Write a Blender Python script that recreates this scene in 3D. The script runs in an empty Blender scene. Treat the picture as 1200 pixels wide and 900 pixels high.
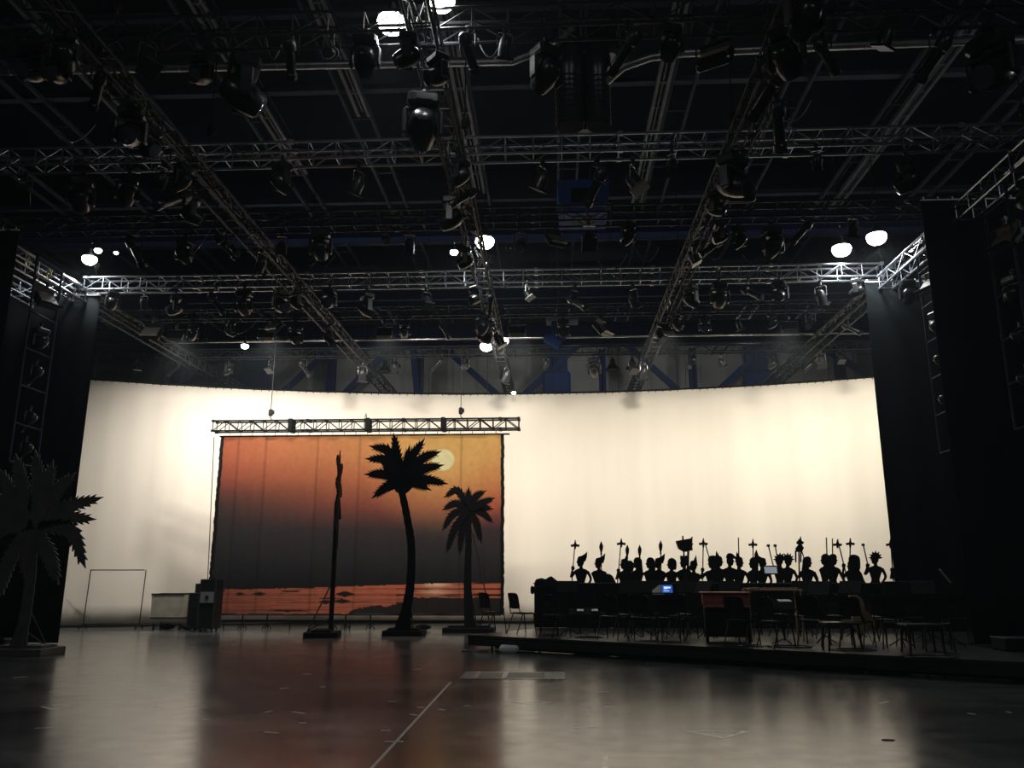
import bpy, math, random
from mathutils import Vector, Matrix

random.seed(7)
sc = bpy.context.scene
col = sc.collection
PI = math.pi

# ------------------------------------------------------------------ camera
F = 970.0
EYE = 1.55
PITCH = math.radians(13.2)
YAW = math.radians(2.8)
cam_d = bpy.data.cameras.new('camera')
cam = bpy.data.objects.new('camera', cam_d)
col.objects.link(cam)
cam_d.sensor_width = 36.0
cam_d.lens = 36.0 * F / 1200.0
cam_d.clip_end = 300
cam.location = (0, 0, EYE)
cam.rotation_euler = (math.pi / 2 + PITCH, 0, YAW)
sc.camera = cam
MC = Matrix.Rotation(YAW, 3, 'Z') @ Matrix.Rotation(math.pi / 2 + PITCH, 3, 'X')


def ray(px, py):
    d = MC @ Vector(((px - 600) / F, (450 - py) / F, -1))
    return d


def at(px, py, Y):                      # the point of the sight line at depth Y
    d = ray(px, py)
    t = Y / d.y
    return Vector((d.x * t, Y, EYE + d.z * t))


def atz(px, py, z):                     # the point of the sight line at height z
    d = ray(px, py)
    t = (z - EYE) / d.z
    return Vector((d.x * t, d.y * t, z))


def xon(px, Y, z):                      # x at which a point of depth Y and height z shows in column px
    # solve by iteration
    x = 0.0
    for _ in range(30):
        v = MC.transposed() @ Vector((x, Y, z - EYE))
        u = 600 + F * v.x / -v.z
        x += (px - u) * (-v.z) / F
    return x


# ------------------------------------------------------------------ materials
def mat(name, colr, rough=0.5, metal=0.0, emit=None, es=0.0, noise=None, spec=0.5, bump=0.0, bscale=40):
    m = bpy.data.materials.new(name)
    m.use_nodes = True
    nt = m.node_tree
    b = nt.nodes['Principled BSDF']
    b.inputs['Base Color'].default_value = (*colr, 1)
    b.inputs['Roughness'].default_value = rough
    b.inputs['Metallic'].default_value = metal
    b.inputs['Specular IOR Level'].default_value = spec
    if emit:
        b.inputs['Emission Color'].default_value = (*emit, 1)
        b.inputs['Emission Strength'].default_value = es
    tc = nt.nodes.new('ShaderNodeTexCoord')
    if noise:
        scale, amt = noise
        n = nt.nodes.new('ShaderNodeTexNoise')
        n.inputs['Scale'].default_value = scale
        n.inputs['Detail'].default_value = 4
        nt.links.new(tc.outputs['Object'], n.inputs['Vector'])
        r = nt.nodes.new('ShaderNodeMapRange')
        r.inputs['From Min'].default_value = .3
        r.inputs['From Max'].default_value = .7
        r.inputs['To Min'].default_value = 1 - amt
        r.inputs['To Max'].default_value = 1 + amt
        nt.links.new(n.outputs['Fac'], r.inputs['Value'])
        mx = nt.nodes.new('ShaderNodeVectorMath')
        mx.operation = 'SCALE'
        mx.inputs[0].default_value = colr
        nt.links.new(r.outputs['Result'], mx.inputs['Scale'])
        nt.links.new(mx.outputs[0], b.inputs['Base Color'])
        if bump:
            bp = nt.nodes.new('ShaderNodeBump')
            bp.inputs['Strength'].default_value = bump
            bp.inputs['Distance'].default_value = .02
            nt.links.new(n.outputs['Fac'], bp.inputs['Height'])
            nt.links.new(bp.outputs['Normal'], b.inputs['Normal'])
    return m


M = {}
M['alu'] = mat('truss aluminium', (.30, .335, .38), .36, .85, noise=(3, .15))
M['dimalu'] = mat('shade-dimmed truss aluminium', (.020, .023, .028), .55, .1, spec=.3, noise=(3, .2))  # shaded copy of the aluminium, lack of light put into the colour
M['blacktruss'] = mat('black painted truss', (.004, .004, .004), .8, 0, spec=.1, noise=(5, .2))
M['plastic'] = mat('black fixture plastic', (.016, .017, .019), .28, 0, noise=(12, .2))
M['plastic2'] = mat('charcoal fixture metal', (.035, .036, .04), .35, .3, noise=(12, .2))
M['steel'] = mat('bright steel', (.5, .5, .5), .25, 1, noise=(20, .1))
M['cream'] = mat('cream fixture diffuser', (.16, .145, .115), .6, noise=(15, .15))
M['lens'] = mat('fixture lens glass', (.05, .055, .07), .06, 0, spec=1.0, noise=(5, .1))
M['glow'] = mat('lit lamp lens', (1, 1, 1), .3, emit=(1, .97, .90), es=22)
M['cable'] = mat('black rubber cable', (.02, .02, .022), .3, noise=(30, .2))
M['glint'] = mat('glint-greyed cable', (.16, .16, .17), .25, .2, noise=(30, .2))  # highlight glint put into the grey, lighter than the plain cable
M['red'] = mat('red plastic', (.45, .03, .03), .4, emit=(1, .1, .08), es=.25, noise=(30, .1))
M['yellow'] = mat('yellow webbing strap', (.62, .60, .08), .6, noise=(30, .1))
M['velour'] = mat('black velour curtain', (.0055, .0075, .0085), .95, spec=.12, noise=(2.5, .25), bump=.1)
M['serge'] = mat('black serge masking', (.008, .009, .009), .95, spec=.1, noise=(2.5, .25))
M['roofdeck'] = mat('dark navy roof deck', (.0030, .0058, .0125), .85, spec=.1, noise=(.7, .3))
M['joist'] = mat('dusty roof joist steel', (.040, .055, .085), .85, 0, spec=.2, noise=(2, .25))
M['tray'] = mat('galvanised channel', (.075, .09, .115), .6, .1, noise=(3, .2))
M['duct'] = mat('galvanised spiral duct', (.30, .31, .32), .33, .85, noise=(3, .2))
M['darkduct'] = mat('dark sheet metal duct', (.07, .072, .078), .3, .7, noise=(3, .2))
M['blue'] = mat('blue painted steel', (.008, .022, .085), .8, 0, spec=.15, noise=(1.5, .2))
M['bluedk'] = mat('deep blue painted steel', (.006, .012, .035), .5, noise=(1.5, .2))
M['wallpanel'] = mat('grey insulated wall panel', (.34, .34, .31), .8, noise=(.5, .10))
M['wallside'] = mat('dark side wall', (.05, .05, .055), .85, noise=(.5, .15))
M['plyblack'] = mat('black painted plywood', (.0045, .0045, .0045), .85, spec=.1, noise=(6, .3))
M['plygrey'] = mat('front-lit grey painted plywood', (.085, .085, .078), .8, noise=(3, .25))  # front light put into the colour, lighter than the other palms
M['wood'] = mat('raw timber batten', (.02, .016, .012), .6, noise=(8, .3))
M['chair'] = mat('black moulded chair plastic', (.004, .004, .0045), .55, spec=.25, noise=(12, .2))
M['tubing'] = mat('black enamelled tube', (.006, .006, .006), .4, 0, spec=.4, noise=(12, .2))
M['deck'] = mat('worn black platform deck', (.016, .017, .018), .36, noise=(3, .35), bump=.05)
M['fascia'] = mat('black platform fascia cloth', (.022, .024, .024), .9, spec=.1, noise=(3, .2))
M['rosewood'] = mat('reddish lacquered wood', (.30, .065, .05), .4, noise=(9, .3))
M['palewood'] = mat('pale maple wood', (.42, .33, .20), .45, noise=(9, .2))
M['tan'] = mat('varnished brown spruce', (.32, .20, .12), .45, noise=(7, .3))
M['paper'] = mat('white paper', (.75, .75, .72), .8, noise=(20, .03))
M['canvas'] = mat('off white canvas cart', (.40, .37, .30), .85, noise=(3, .2), bump=.2)
M['greypanel'] = mat('grey speaker panel', (.16, .18, .19), .6, noise=(20, .1))
M['tape'] = mat('white floor tape', (.85, .85, .80), .22, noise=(10, .1))
M['chalk'] = mat('pale scuffed tape', (.85, .85, .80), .20, noise=(4, .3))
M['plate'] = mat('worn aluminium floor plate', (.20, .21, .20), .3, .1, noise=(6, .35))
M['plate2'] = mat('dark floor grating', (.06, .06, .06), .5, .3, noise=(6, .3))
M['blackmetal'] = mat('black metal', (.005, .005, .005), .6, 0, spec=.2, noise=(12, .2))
M['darkcloth'] = mat('black cloth', (.010, .009, .012), .9, spec=.1, noise=(5, .3), bump=.4)
M['screenblue'] = mat('blue glowing tablet screen', (.02, .05, .2), .2, emit=(.04, .16, .75), es=.55)
M['screenwhite'] = mat('white glowing screen patch', (.5, .6, .8), .2, emit=(.62, .78, 1), es=1.1)
M['screengrey'] = mat('grey glowing screen', (.3, .3, .33), .2, emit=(.50, .55, .62), es=.38)

# cyclorama cloth: warm white, faint vertical seams
m = mat('warm white seamless cloth', (.80, .745, .645), .9, spec=.15)
nt = m.node_tree
b = nt.nodes['Principled BSDF']
tc = nt.nodes.new('ShaderNodeTexCoord')
n = nt.nodes.new('ShaderNodeTexNoise')
mp = nt.nodes.new('ShaderNodeMapping')
mp.inputs['Scale'].default_value = (1.3, 1.3, .12)
nt.links.new(tc.outputs['Object'], mp.inputs['Vector'])
nt.links.new(mp.outputs[0], n.inputs['Vector'])
n.inputs['Scale'].default_value = .8
n.inputs['Detail'].default_value = 5
r = nt.nodes.new('ShaderNodeMapRange')
r.inputs['From Min'].default_value = .3
r.inputs['From Max'].default_value = .7
r.inputs['To Min'].default_value = .93
r.inputs['To Max'].default_value = 1.04
nt.links.new(n.outputs['Fac'], r.inputs['Value'])
s = nt.nodes.new('ShaderNodeVectorMath')
s.operation = 'SCALE'
s.inputs[0].default_value = (.80, .745, .645)
nt.links.new(r.outputs[0], s.inputs['Scale'])
nt.links.new(s.outputs[0], b.inputs['Base Color'])
M['cyc'] = m

# polished dark concrete floor
m = mat('polished dark concrete', (.03, .03, .03), .2)
nt = m.node_tree
b = nt.nodes['Principled BSDF']
tc = nt.nodes.new('ShaderNodeTexCoord')
n1 = nt.nodes.new('ShaderNodeTexNoise')
n1.inputs['Scale'].default_value = .45
n1.inputs['Detail'].default_value = 8
n1.inputs['Roughness'].default_value = .65
n2 = nt.nodes.new('ShaderNodeTexNoise')
n2.inputs['Scale'].default_value = 3.2
n2.inputs['Detail'].default_value = 6
mp = nt.nodes.new('ShaderNodeMapping')
mp.inputs['Scale'].default_value = (.5, 1.6, 1)
nt.links.new(tc.outputs['Object'], mp.inputs['Vector'])
nt.links.new(mp.outputs[0], n1.inputs['Vector'])
nt.links.new(tc.outputs['Object'], n2.inputs['Vector'])
cr = nt.nodes.new('ShaderNodeValToRGB')
cr.color_ramp.elements[0].position = .35
cr.color_ramp.elements[0].color = (.034, .036, .038, 1)
cr.color_ramp.elements[1].position = .68
cr.color_ramp.elements[1].color = (.110, .113, .113, 1)
nt.links.new(n1.outputs['Fac'], cr.inputs['Fac'])
nt.links.new(cr.outputs['Color'], b.inputs['Base Color'])
ad = nt.nodes.new('ShaderNodeMath')
ad.operation = 'MULTIPLY'
nt.links.new(n1.outputs['Fac'], ad.inputs[0])
nt.links.new(n2.outputs['Fac'], ad.inputs[1])
rr = nt.nodes.new('ShaderNodeMapRange')
rr.inputs['From Min'].default_value = .12
rr.inputs['From Max'].default_value = .40
rr.inputs['To Min'].default_value = .17
rr.inputs['To Max'].default_value = .25
nt.links.new(ad.outputs[0], rr.inputs['Value'])
nt.links.new(rr.outputs[0], b.inputs['Roughness'])
bp = nt.nodes.new('ShaderNodeBump')
bp.inputs['Strength'].default_value = .06
bp.inputs['Distance'].default_value = .02
nt.links.new(n2.outputs['Fac'], bp.inputs['Height'])
nt.links.new(bp.outputs['Normal'], b.inputs['Normal'])
M['floor'] = m


# ------------------------------------------------------------------ mesh builder
class MB:
    def __init__(s):
        s.v, s.f = [], []

    def add(s, vs, fs):
        k = len(s.v)
        s.v += [tuple(v) for v in vs]
        s.f += [tuple(i + k for i in f) for f in fs]
        return s

    def box(s, c, d, rot=None, bev=0.0):
        hx, hy, hz = d[0] / 2, d[1] / 2, d[2] / 2
        if bev > 0:
            e = min(bev, hx * .9, hy * .9, hz * .9)
            prof = [(hx - e, -hy), (hx, -hy + e), (hx, hy - e), (hx - e, hy), (-hx + e, hy), (-hx, hy - e), (-hx, -hy + e), (-hx + e, -hy)]
            ins = [(x - math.copysign(e * .7, x), y - math.copysign(e * .7, y)) for x, y in prof]
            rings = [(ins, -hz), (prof, -hz + e), (prof, hz - e), (ins, hz)]
            vs = [Vector((x, y, z)) for p, z in rings for x, y in p]
            fs = [tuple(reversed(range(8)))] + [(r * 8 + i, r * 8 + (i + 1) % 8, (r + 1) * 8 + (i + 1) % 8, (r + 1) * 8 + i) for r in range(3) for i in range(8)] + [tuple(range(24, 32))]
        else:
            vs = [Vector((x, y, z)) for z in (-hz, hz) for x, y in ((-hx, -hy), (hx, -hy), (hx, hy), (-hx, hy))]
            fs = [(3, 2, 1, 0), (4, 5, 6, 7), (0, 1, 5, 4), (1, 2, 6, 5), (2, 3, 7, 6), (3, 0, 4, 7)]
        if rot is not None:
            vs = [rot @ v for v in vs]
        c = Vector(c)
        return s.add([v + c for v in vs], fs)

    def tube(s, pts, r, n=6, closed=False):
        pts = [Vector(p) for p in pts]
        rs = r if isinstance(r, (list, tuple)) else [r] * len(pts)
        k = len(pts)
        vs = []
        up = None
        for i, p in enumerate(pts):
            if closed:
                t = pts[(i + 1) % k] - pts[i - 1]
            else:
                t = pts[min(i + 1, k - 1)] - pts[max(i - 1, 0)]
            t.normalize()
            if up is None:
                a = Vector((0, 0, 1)) if abs(t.z) < .9 else Vector((1, 0, 0))
                up = t.cross(a).normalized()
            up = (up - t * up.dot(t)).normalized()
            w = t.cross(up)
            for j in range(n):
                an = 2 * PI * j / n
                vs.append(p + (up * math.cos(an) + w * math.sin(an)) * rs[i])
        fs = []
        for i in range(k if closed else k - 1):
            i2 = (i + 1) % k
            for j in range(n):
                fs.append((i * n + j, i * n + (j + 1) % n, i2 * n + (j + 1) % n, i2 * n + j))
        if not closed:
            fs.append(tuple(reversed(range(n))))
            fs.append(tuple(range((k - 1) * n, k * n)))
        return s.add(vs, fs)

    def lathe(s, prof, n=16, M4=None):       # prof: (r, z) rings about z
        vs, fs = [], []
        for r_, z in prof:
            for j in range(n):
                an = 2 * PI * j / n
                vs.append(Vector((r_ * math.cos(an), r_ * math.sin(an), z)))
        for i in range(len(prof) - 1):
            for j in range(n):
                fs.append((i * n + j, i * n + (j + 1) % n, (i + 1) * n + (j + 1) % n, (i + 1) * n + j))
        fs.append(tuple(reversed(range(n))))
        fs.append(tuple(range((len(prof) - 1) * n, len(prof) * n)))
        if M4 is not None:
            vs = [M4 @ v for v in vs]
        return s.add(vs, fs)

    def prism(s, poly, y0, y1):              # poly in (x, z), thickness along y
        k = len(poly)
        vs = [Vector((x, y0, z)) for x, z in poly] + [Vector((x, y1, z)) for x, z in poly]
        fs = [tuple(range(k)), tuple(reversed(range(k, 2 * k)))] + [(i, i + k, (i + 1) % k + k, (i + 1) % k) for i in range(k)]
        return s.add(vs, fs)

    def prismz(s, poly, z0, z1):
        k = len(poly)
        vs = [Vector((x, y, z0)) for x, y in poly] + [Vector((x, y, z1)) for x, y in poly]
        fs = [tuple(reversed(range(k))), tuple(range(k, 2 * k))] + [(i, (i + 1) % k, (i + 1) % k + k, i + k) for i in range(k)]
        return s.add(vs, fs)

    def build(s, name, material, parent=None, smooth=False, loc=None):
        me = bpy.data.meshes.new(name)
        me.from_pydata(s.v, [], s.f)
        me.validate()
        me.materials.append(M[material] if isinstance(material, str) else material)
        if smooth:
            for p in me.polygons:
                p.use_smooth = True
            try:
                me.set_sharp_from_angle(angle=math.radians(40))
            except Exception:
                pass
        o = bpy.data.objects.new(name, me)
        col.objects.link(o)
        if parent is not None:
            o.parent = parent
        if loc is not None:
            o.location = loc
        return o


def tag(o, label=None, cat=None, group=None, kind=None):
    if label:
        o['label'] = label
    if cat:
        o['category'] = cat
    if group:
        o['group'] = group
    if kind:
        o['kind'] = kind
    return o


def empty(name, loc=(0, 0, 0), rz=0.0):
    o = bpy.data.objects.new(name, None)
    col.objects.link(o)
    o.empty_display_size = .1
    o.location = loc
    o.rotation_euler = (0, 0, rz)
    return o


def copy_tree(o, parent=None):
    c = o.copy()
    col.objects.link(c)
    if parent is not None:
        c.parent = parent
    for ch in list(o.children):
        copy_tree(ch, c)
    return c


class Proto:                              # the first use takes the prototype itself, later ones copies
    def __init__(s, root):
        s.root, s.used = root, False

    def get(s):
        if not s.used:
            s.used = True
            return s.root
        c = copy_tree(s.root)
        return c


ORD = ['first', 'second', 'third', 'fourth', 'fifth', 'sixth', 'seventh', 'eighth', 'ninth', 'tenth', 'eleventh', 'twelfth',
       'thirteenth', 'fourteenth', 'fifteenth', 'sixteenth', 'seventeenth', 'eighteenth', 'nineteenth', 'twentieth']

# ------------------------------------------------------------------ the hall
ZR = 14.6
o = MB().box((0, 17, -.1), (64, 66, .2)).build('floor', 'floor')
tag(o, 'polished dark concrete hall floor', kind='structure')
o = MB().box((0, 17, ZR + .1), (64, 66, .2)).build('ceiling', 'roofdeck')
tag(o, 'dark navy roof deck', kind='structure')
mb = MB()
o = mb.box((0, 44.1, 7.2), (64, .2, 15)).build('wall_back', 'wallpanel')
tag(o, 'grey panelled back wall of the hall', kind='structure')
for nm, x in (('wall_left', -32), ('wall_right', 32)):
    o = MB().box((x, 17, 7.2), (.2, 66, 15)).build(nm, 'wallside')
    tag(o, 'dark side wall of the hall', kind='structure')
o = MB().box((0, -16, 7.2), (64, .2, 15)).build('wall_front', 'wallside')
tag(o, 'dark wall behind the viewer', kind='structure')
# wall ribs, one mesh of pattern
mb = MB()
for i in range(-22, 23):
    mb.box((i * 1.35, 43.96, 7.2), (.05, .08, 14.9))
o = mb.build('trim_1', 'wallpanel')
tag(o, 'panel joints of the back wall', kind='structure')

# roof steel: joists running front to back, purlins across
k = 0
JX = [-27, -24.2, -21.4, -18.6, -15.8, -13.0, -10.3, -7.6, -4.9, -2.2, .55, 3.3, 6.1, 8.9, 11.7, 14.5, 17.3, 20.1, 23, 26]
for i, x in enumerate(JX):
    mb = MB()
    for dx in (-.28, .28):
        mb.box((x + dx, 17.5, 13.3), (.07, 52, .10))
    for yy in range(-5, 42, 3):
        mb.box((x, yy + .4, 13.33), (.5, .05, .05))
    o = mb.build('roof_joist', 'joist')
    tag(o, 'pair of thin dark roof rails running front to back, %s from the left' % ORD[i], 'roof steel', 'roof rails', kind='structure')
for i, y in enumerate([6, 9.4, 12.6, 15.4, 18.3, 21.2, 24.6, 28, 31.5, 35, 38.5]):
    o = MB().box((0, y, 13.5), (62, .10, .16)).box((0, y, 13.42), (62, .2, .02)).build('roof_purlin', 'joist')
    tag(o, 'thin roof purlin crossing the hall, %s from the viewer' % ORD[i], 'roof steel', 'roof purlins', kind='structure')


def channel(i, x, y0, y1):
    r_ = empty('ceiling_channel', (x, y0, 13.15))
    L = y1 - y0
    for dx in (-.13, .13):
        MB().box((dx, L / 2, 0), (.08, L, .05)).box((dx - .035, L / 2, .05), (.012, L, .08)).build('rail', 'tray', r_)
    mb = MB()
    for k in range(int(L / 1.1)):
        mb.box((0, .4 + k * 1.1, .03), (.36, .05, .03))
    mb.box((0, L / 2, .04), (.03, L - .3, .02))
    mb.build('rung', 'tray', r_)
    mb = MB()
    for yy in (.5, L / 2, L - .5):
        mb.tube([(0, yy, .04), (0, yy, .62)], .015)
    mb.box((0, L / 2, .62), (.03, L - .9, .03))
    mb.build('hanger_rod', 'joist', r_)
    tag(r_, 'twin galvanised channel under the roof, %s from the left' % ORD[i], 'ceiling channel', 'galvanised channels under the roof')


for i, (px, py, ya, yb) in enumerate([(140, 130, 11, 21), (330, 165, 12, 22), (432, 150, 11, 19), (548, 150, 12, 23.5), (770, 130, 12, 24.5), (1010, 200, 16, 26)]):
    p = atz(px, py, 13.15)
    channel(i, p.x, ya, yb)


# blue steel of the far hall
def blue_beam(y, z, h, lab, x0=-30, x1=30):
    o = MB().box(((x0 + x1) / 2, y, z), (x1 - x0, .06, h)).box(((x0 + x1) / 2, y, z - h / 2), (x1 - x0, .5, .05)).box(((x0 + x1) / 2, y, z + h / 2), (x1 - x0, .5, .05))
    for x in range(int(x0), int(x1), 3):
        o.box((x, y - .1, z), (.04, .18, h))
    o = o.build('roof_girder', 'blue')
    tag(o, lab, 'roof girder', 'blue roof girders', kind='structure')


g351 = ray(600, 351)
g394 = ray(600, 393)
blue_beam(12.0 / 1 * 0 + (12.3 - EYE) / (g351.z / g351.y), 12.3, .62, 'blue painted roof girder crossing the hall, nearer one')
blue_beam((12.1 - EYE) / (g394.z / g394.y), 12.1, .95, 'deep blue roof girder just above the white cloth')
g = ray(600, 268)
blue_beam((12.9 - EYE) / (g.z / g.y), 12.9, .6, 'dark blue roof girder high over the stage')

# blue columns and braces in front of the back wall
YB = 42.0
cols = [(388, 10, 'plain'), (652, 27, 'wide'), (491, 10, 'plain'), (706, 8, 'plain'), (812, 8, 'plain'), (888, 28, 'wide'), (300, 30, 'wide'), (205, 8, 'plain'), (985, 10, 'plain')]
for i, (px, w, kd) in enumerate(sorted(cols)):
    x = at(px, 440, YB).x
    W = w * YB / F
    mb = MB()
    for sx in (-1, 1):
        mb.box((x + sx * (W / 2 - .05), YB, 6.6), (.1, .5, 13.2))
    mb.box((x, YB, 6.6), (W, .08, 13.2))
    if kd == 'wide':
        zb = at(px, 455, YB).z
        mb.box((x, YB - .2, zb + .2), (W * 1.25, .7, 1.3), bev=.15)
    o = mb.build('trim_%d' % (i + 2), 'blue')
    tag(o, '%s blue steel column on the back wall, %s from the left' % (kd, ORD[i]), kind='structure')
for i, (a, b_) in enumerate([((340, 452), (388, 408)), ((405, 460), (440, 425)), ((535, 420), (582, 462)), ((615, 462), (652, 428)), ((758, 425), (795, 458)), ((850, 450), (888, 415)), ((225, 446), (262, 412)), ((972, 412), (1005, 432)), ((484, 410), (489, 462))]):
    p, q = at(*a, YB - .3), at(*b_, YB - .3)
    d = (q - p).normalized()
    p = p - d * 3
    q = q + d * 3
    if p.z > q.z:
        p, q = q, p
    wd = .16
    nrm = Vector((-d.z, 0, d.x)) * wd
    mb = MB()
    pts = [p + nrm, p - nrm, q - nrm, q + nrm]
    mb.prism([(v.x, v.z) for v in pts], YB - .38, YB - .22)
    o = mb.build('trim_%d' % (i + 20), 'blue')
    tag(o, 'diagonal blue brace between back wall columns, %s' % ORD[i], kind='structure')

# ------------------------------------------------------------------ trusses
HZ = 9.3


def truss(p0, p1, label, group, s=.46, panel=.52, material='alu', name='box_truss', rod=.011, chord=.026, plates=True):
    p0, p1 = Vector(p0), Vector(p1)
    L = (p1 - p0).length
    r_ = empty(name, p0, math.atan2(p1.y - p0.y, p1.x - p0.x))
    h = s / 2
    for sy in (-h, h):
        for sz in (-h, h):
            MB().tube([(0, sy, sz), (L, sy, sz)], chord, 6).build('chord', material, r_, smooth=True)
    n_ = max(1, round(L / panel))
    st = L / n_
    mb = MB()
    for k in range(n_ + 1):
        x = k * st
        for sy in (-h, h):
            mb.tube([(x, sy, -h), (x, sy, h)], rod, 5)
            if k < n_:
                z_ = h if k % 2 else -h
                mb.tube([(x, sy, z_), (x + st, sy, -z_)], rod, 5)
        for sz in (-h, h):
            mb.tube([(x, -h, sz), (x, h, sz)], rod, 5)
    for x in [0] + [i * 3.05 for i in range(1, int(L / 3.05) + 1)] + [L]:
        for sy in (-h, h):
            for sz in (-h, h):
                mb.box((x, sy, sz), (.09, .07, .07))
    mb.build('lacing', material, r_)
    if 'backdrop' in group or 'masking' in group:
        MB().tube([(L / 2, -h, h + .03), (L / 2, 0, h + .22), (L / 2, h, h + .03)], .012, 5).build('hanging_sling', 'cable', r_)
    tag(r_, label, 'truss', group)
    return r_


LX = [xon(100, 20.6, HZ), atz(455, 462, HZ).x, xon(558, 20.6, HZ), atz(760, 430, HZ).x, xon(1033, 20.6, HZ)]
LX[1] = -6.6
LX[2] = -1.70
LX[3] = 3.3


def Yrow(py):
    g = ray(600, py)
    return (HZ - EYE) / (g.z / g.y)


TY = [Yrow(28), Yrow(175), Yrow(255), Yrow(326), Yrow(364), Yrow(411)]
tl = ['cross truss nearest the viewer at the top of the view', 'second cross truss spanning the whole view', 'third dim cross truss deep in the rig',
      'fourth cross truss between the two curtain corners', 'fifth cross truss behind the curtain corners', 'last cross truss just above the white cloth']
tx = [(-14, 16), (-17, 18), (LX[0], LX[4]), (LX[0], LX[4]), (LX[0] - 1, LX[4] + 1), (-16, 13)]
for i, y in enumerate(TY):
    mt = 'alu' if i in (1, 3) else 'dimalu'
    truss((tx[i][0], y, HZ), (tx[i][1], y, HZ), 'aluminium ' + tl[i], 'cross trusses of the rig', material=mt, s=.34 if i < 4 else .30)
ll = ['left outer', 'left inner', 'centre', 'right inner', 'right outer']
for i, x in enumerate(LX):
    if i in (0, 4):
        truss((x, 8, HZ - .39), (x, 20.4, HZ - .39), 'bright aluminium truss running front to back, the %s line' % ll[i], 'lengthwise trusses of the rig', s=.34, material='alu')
        truss((x, 20.8, HZ - .39), (x, 35, HZ - .39), 'shade-dimmed truss running back over the cloth, the %s line' % ll[i], 'lengthwise trusses of the rig', s=.34, material='dimalu')
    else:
        truss((x, 8, HZ - .39), (x, 35, HZ - .39), 'shade-dimmed box truss running front to back, the %s line' % ll[i], 'lengthwise trusses of the rig', s=.34, material='dimalu')
# pipe lying on the last cross truss
o = MB().tube([(-16, 0, 0), (13, 0, 0)], .045, 10).build('lighting_pipe', 'steel', smooth=True, loc=(0, TY[5] - .5, 9.62))
tag(o, 'long bright horizontal pipe above the last cross truss', 'pipe')
o = MB().tube([(-12, 0, 0), (12, 0, 0)], .035, 10).build('lighting_pipe', 'dimalu', smooth=True, loc=(0, TY[4] + 2.0, 10.4))
mb = MB()
for xx in (-10, -4, 2, 8):
    mb.tube([(xx, 0, 0), (xx, 0, 3)], .01, 5)
mb.tube([(-10, 0, .02), (8, 0, .02)], .012, 5)
mb.build('hanging_wire', 'cable', o)
tag(o, 'dull horizontal pipe behind the fifth cross truss', 'pipe')
# small junction truss stubs at the two corners (ladder frame pieces below)
for sx, x, lab in ((-1, LX[0], 'left'), (1, LX[4], 'right')):
    truss((x + sx * .9, 16.9, HZ - .62), (x + sx * .9, 20.1, HZ - .62), 'lower side truss inside the %s curtain corner' % lab, 'side masking trusses', s=.34,
          material='alu')

# hoists and chains holding the rig
def hoist(loc, top):
    r_ = empty('chain_hoist', loc)
    MB().box((0, 0, .02), (.13, .12, .22), bev=.03).box((.08, 0, .03), (.05, .09, .12), bev=.01).build('motor_body', 'blackmetal', r_)
    MB().tube([(0, 0, .13), (0, 0, top - loc[2])], .012, 6).build('hanging_chain', 'blackmetal', r_)
    MB().tube([(0, 0, -.08), (0, 0, -.16), (.04, 0, -.19), (0, 0, -.22)], .016, 6).build('hook', 'blackmetal', r_)
    return r_


for i, x in enumerate(LX):
    for j, y in enumerate((TY[0], TY[1], TY[3], TY[5])):
        h = hoist((x + .12, y + .1, HZ + .58), 13.2)
        tag(h, 'black chain hoist above the %s lengthwise truss, at cross truss %s' % (ll[i], ('one', 'two', 'four', 'six')[j]), 'hoist', 'chain hoists of the rig')

# ------------------------------------------------------------------ cyclorama
pl, pc_, pr = at(60, 440, 27.2), at(620, 452, 30.0), at(1070, 440, 27.5)
R_ = 37.0
cx0 = at(600, 460, 30).x + .3
HC = 8.2


def cyc_pt(a):
    return cx0 + R_ * math.sin(a), 30.0 - R_ * (1 - math.cos(a))


mb = MB()
NA, NZ = 120, 12
a0, a1 = -.46, .46
for i in range(NA + 1):
    a = a0 + (a1 - a0) * i / NA
    x, y = cyc_pt(a)
    rip = .018 * math.sin(i * 2.1) + .012 * math.sin(i * 5.3)
    for j in range(NZ + 1):
        f = j / NZ
        z = .03 + (HC - .03) * f + (.02 * math.sin(i * .7) if j == NZ else 0)
        mb.v.append((x, y - rip * (1 - f * .3), z))
for i in range(NA):
    for j in range(NZ):
        k = i * (NZ + 1) + j
        mb.f.append((k, k + NZ + 1, k + NZ + 2, k + 1))
cyc = empty('cyclorama', (0, 0, 0))
o = mb.build('cloth', 'cyc', cyc, smooth=True)
sm = o.modifiers.new('thick', 'SOLIDIFY')
sm.thickness = .02
sm.offset = 1
mb = MB()
mb.tube([(cyc_pt(a0 + (a1 - a0) * i / 60)[0], cyc_pt(a0 + (a1 - a0) * i / 60)[1] - .03, HC + .02) for i in range(61)], .035, 6)
mb.build('top_pipe', 'blackmetal', cyc)
mb = MB()
mb.tube([(cyc_pt(a0 + (a1 - a0) * i / 60)[0], cyc_pt(a0 + (a1 - a0) * i / 60)[1] - .10, .05) for i in range(61)], .03, 6)
mb.build('bottom_pipe', 'blackmetal', cyc)
mb = MB()
for i in range(131):
    a = a0 + (a1 - a0) * i / 130
    x, y = cyc_pt(a)
    mb.tube([(x, y - .02, HC - .06), (x, y - .05, HC + .06)], .012, 4)
mb.build('tie_cord', 'blackmetal', cyc)
mb = MB()
for i in range(14):
    a = a0 + (a1 - a0) * (i + .5) / 14
    x, y = cyc_pt(a)
    mb.tube([(x, y + .02, HC), (x, y + .02, 13.4)], .012, 5)
mb.build('hanging_wire', 'blackmetal', cyc)
tag(cyc, 'huge curved warm white cloth wrapping the back of the stage', 'cyclorama')


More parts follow.
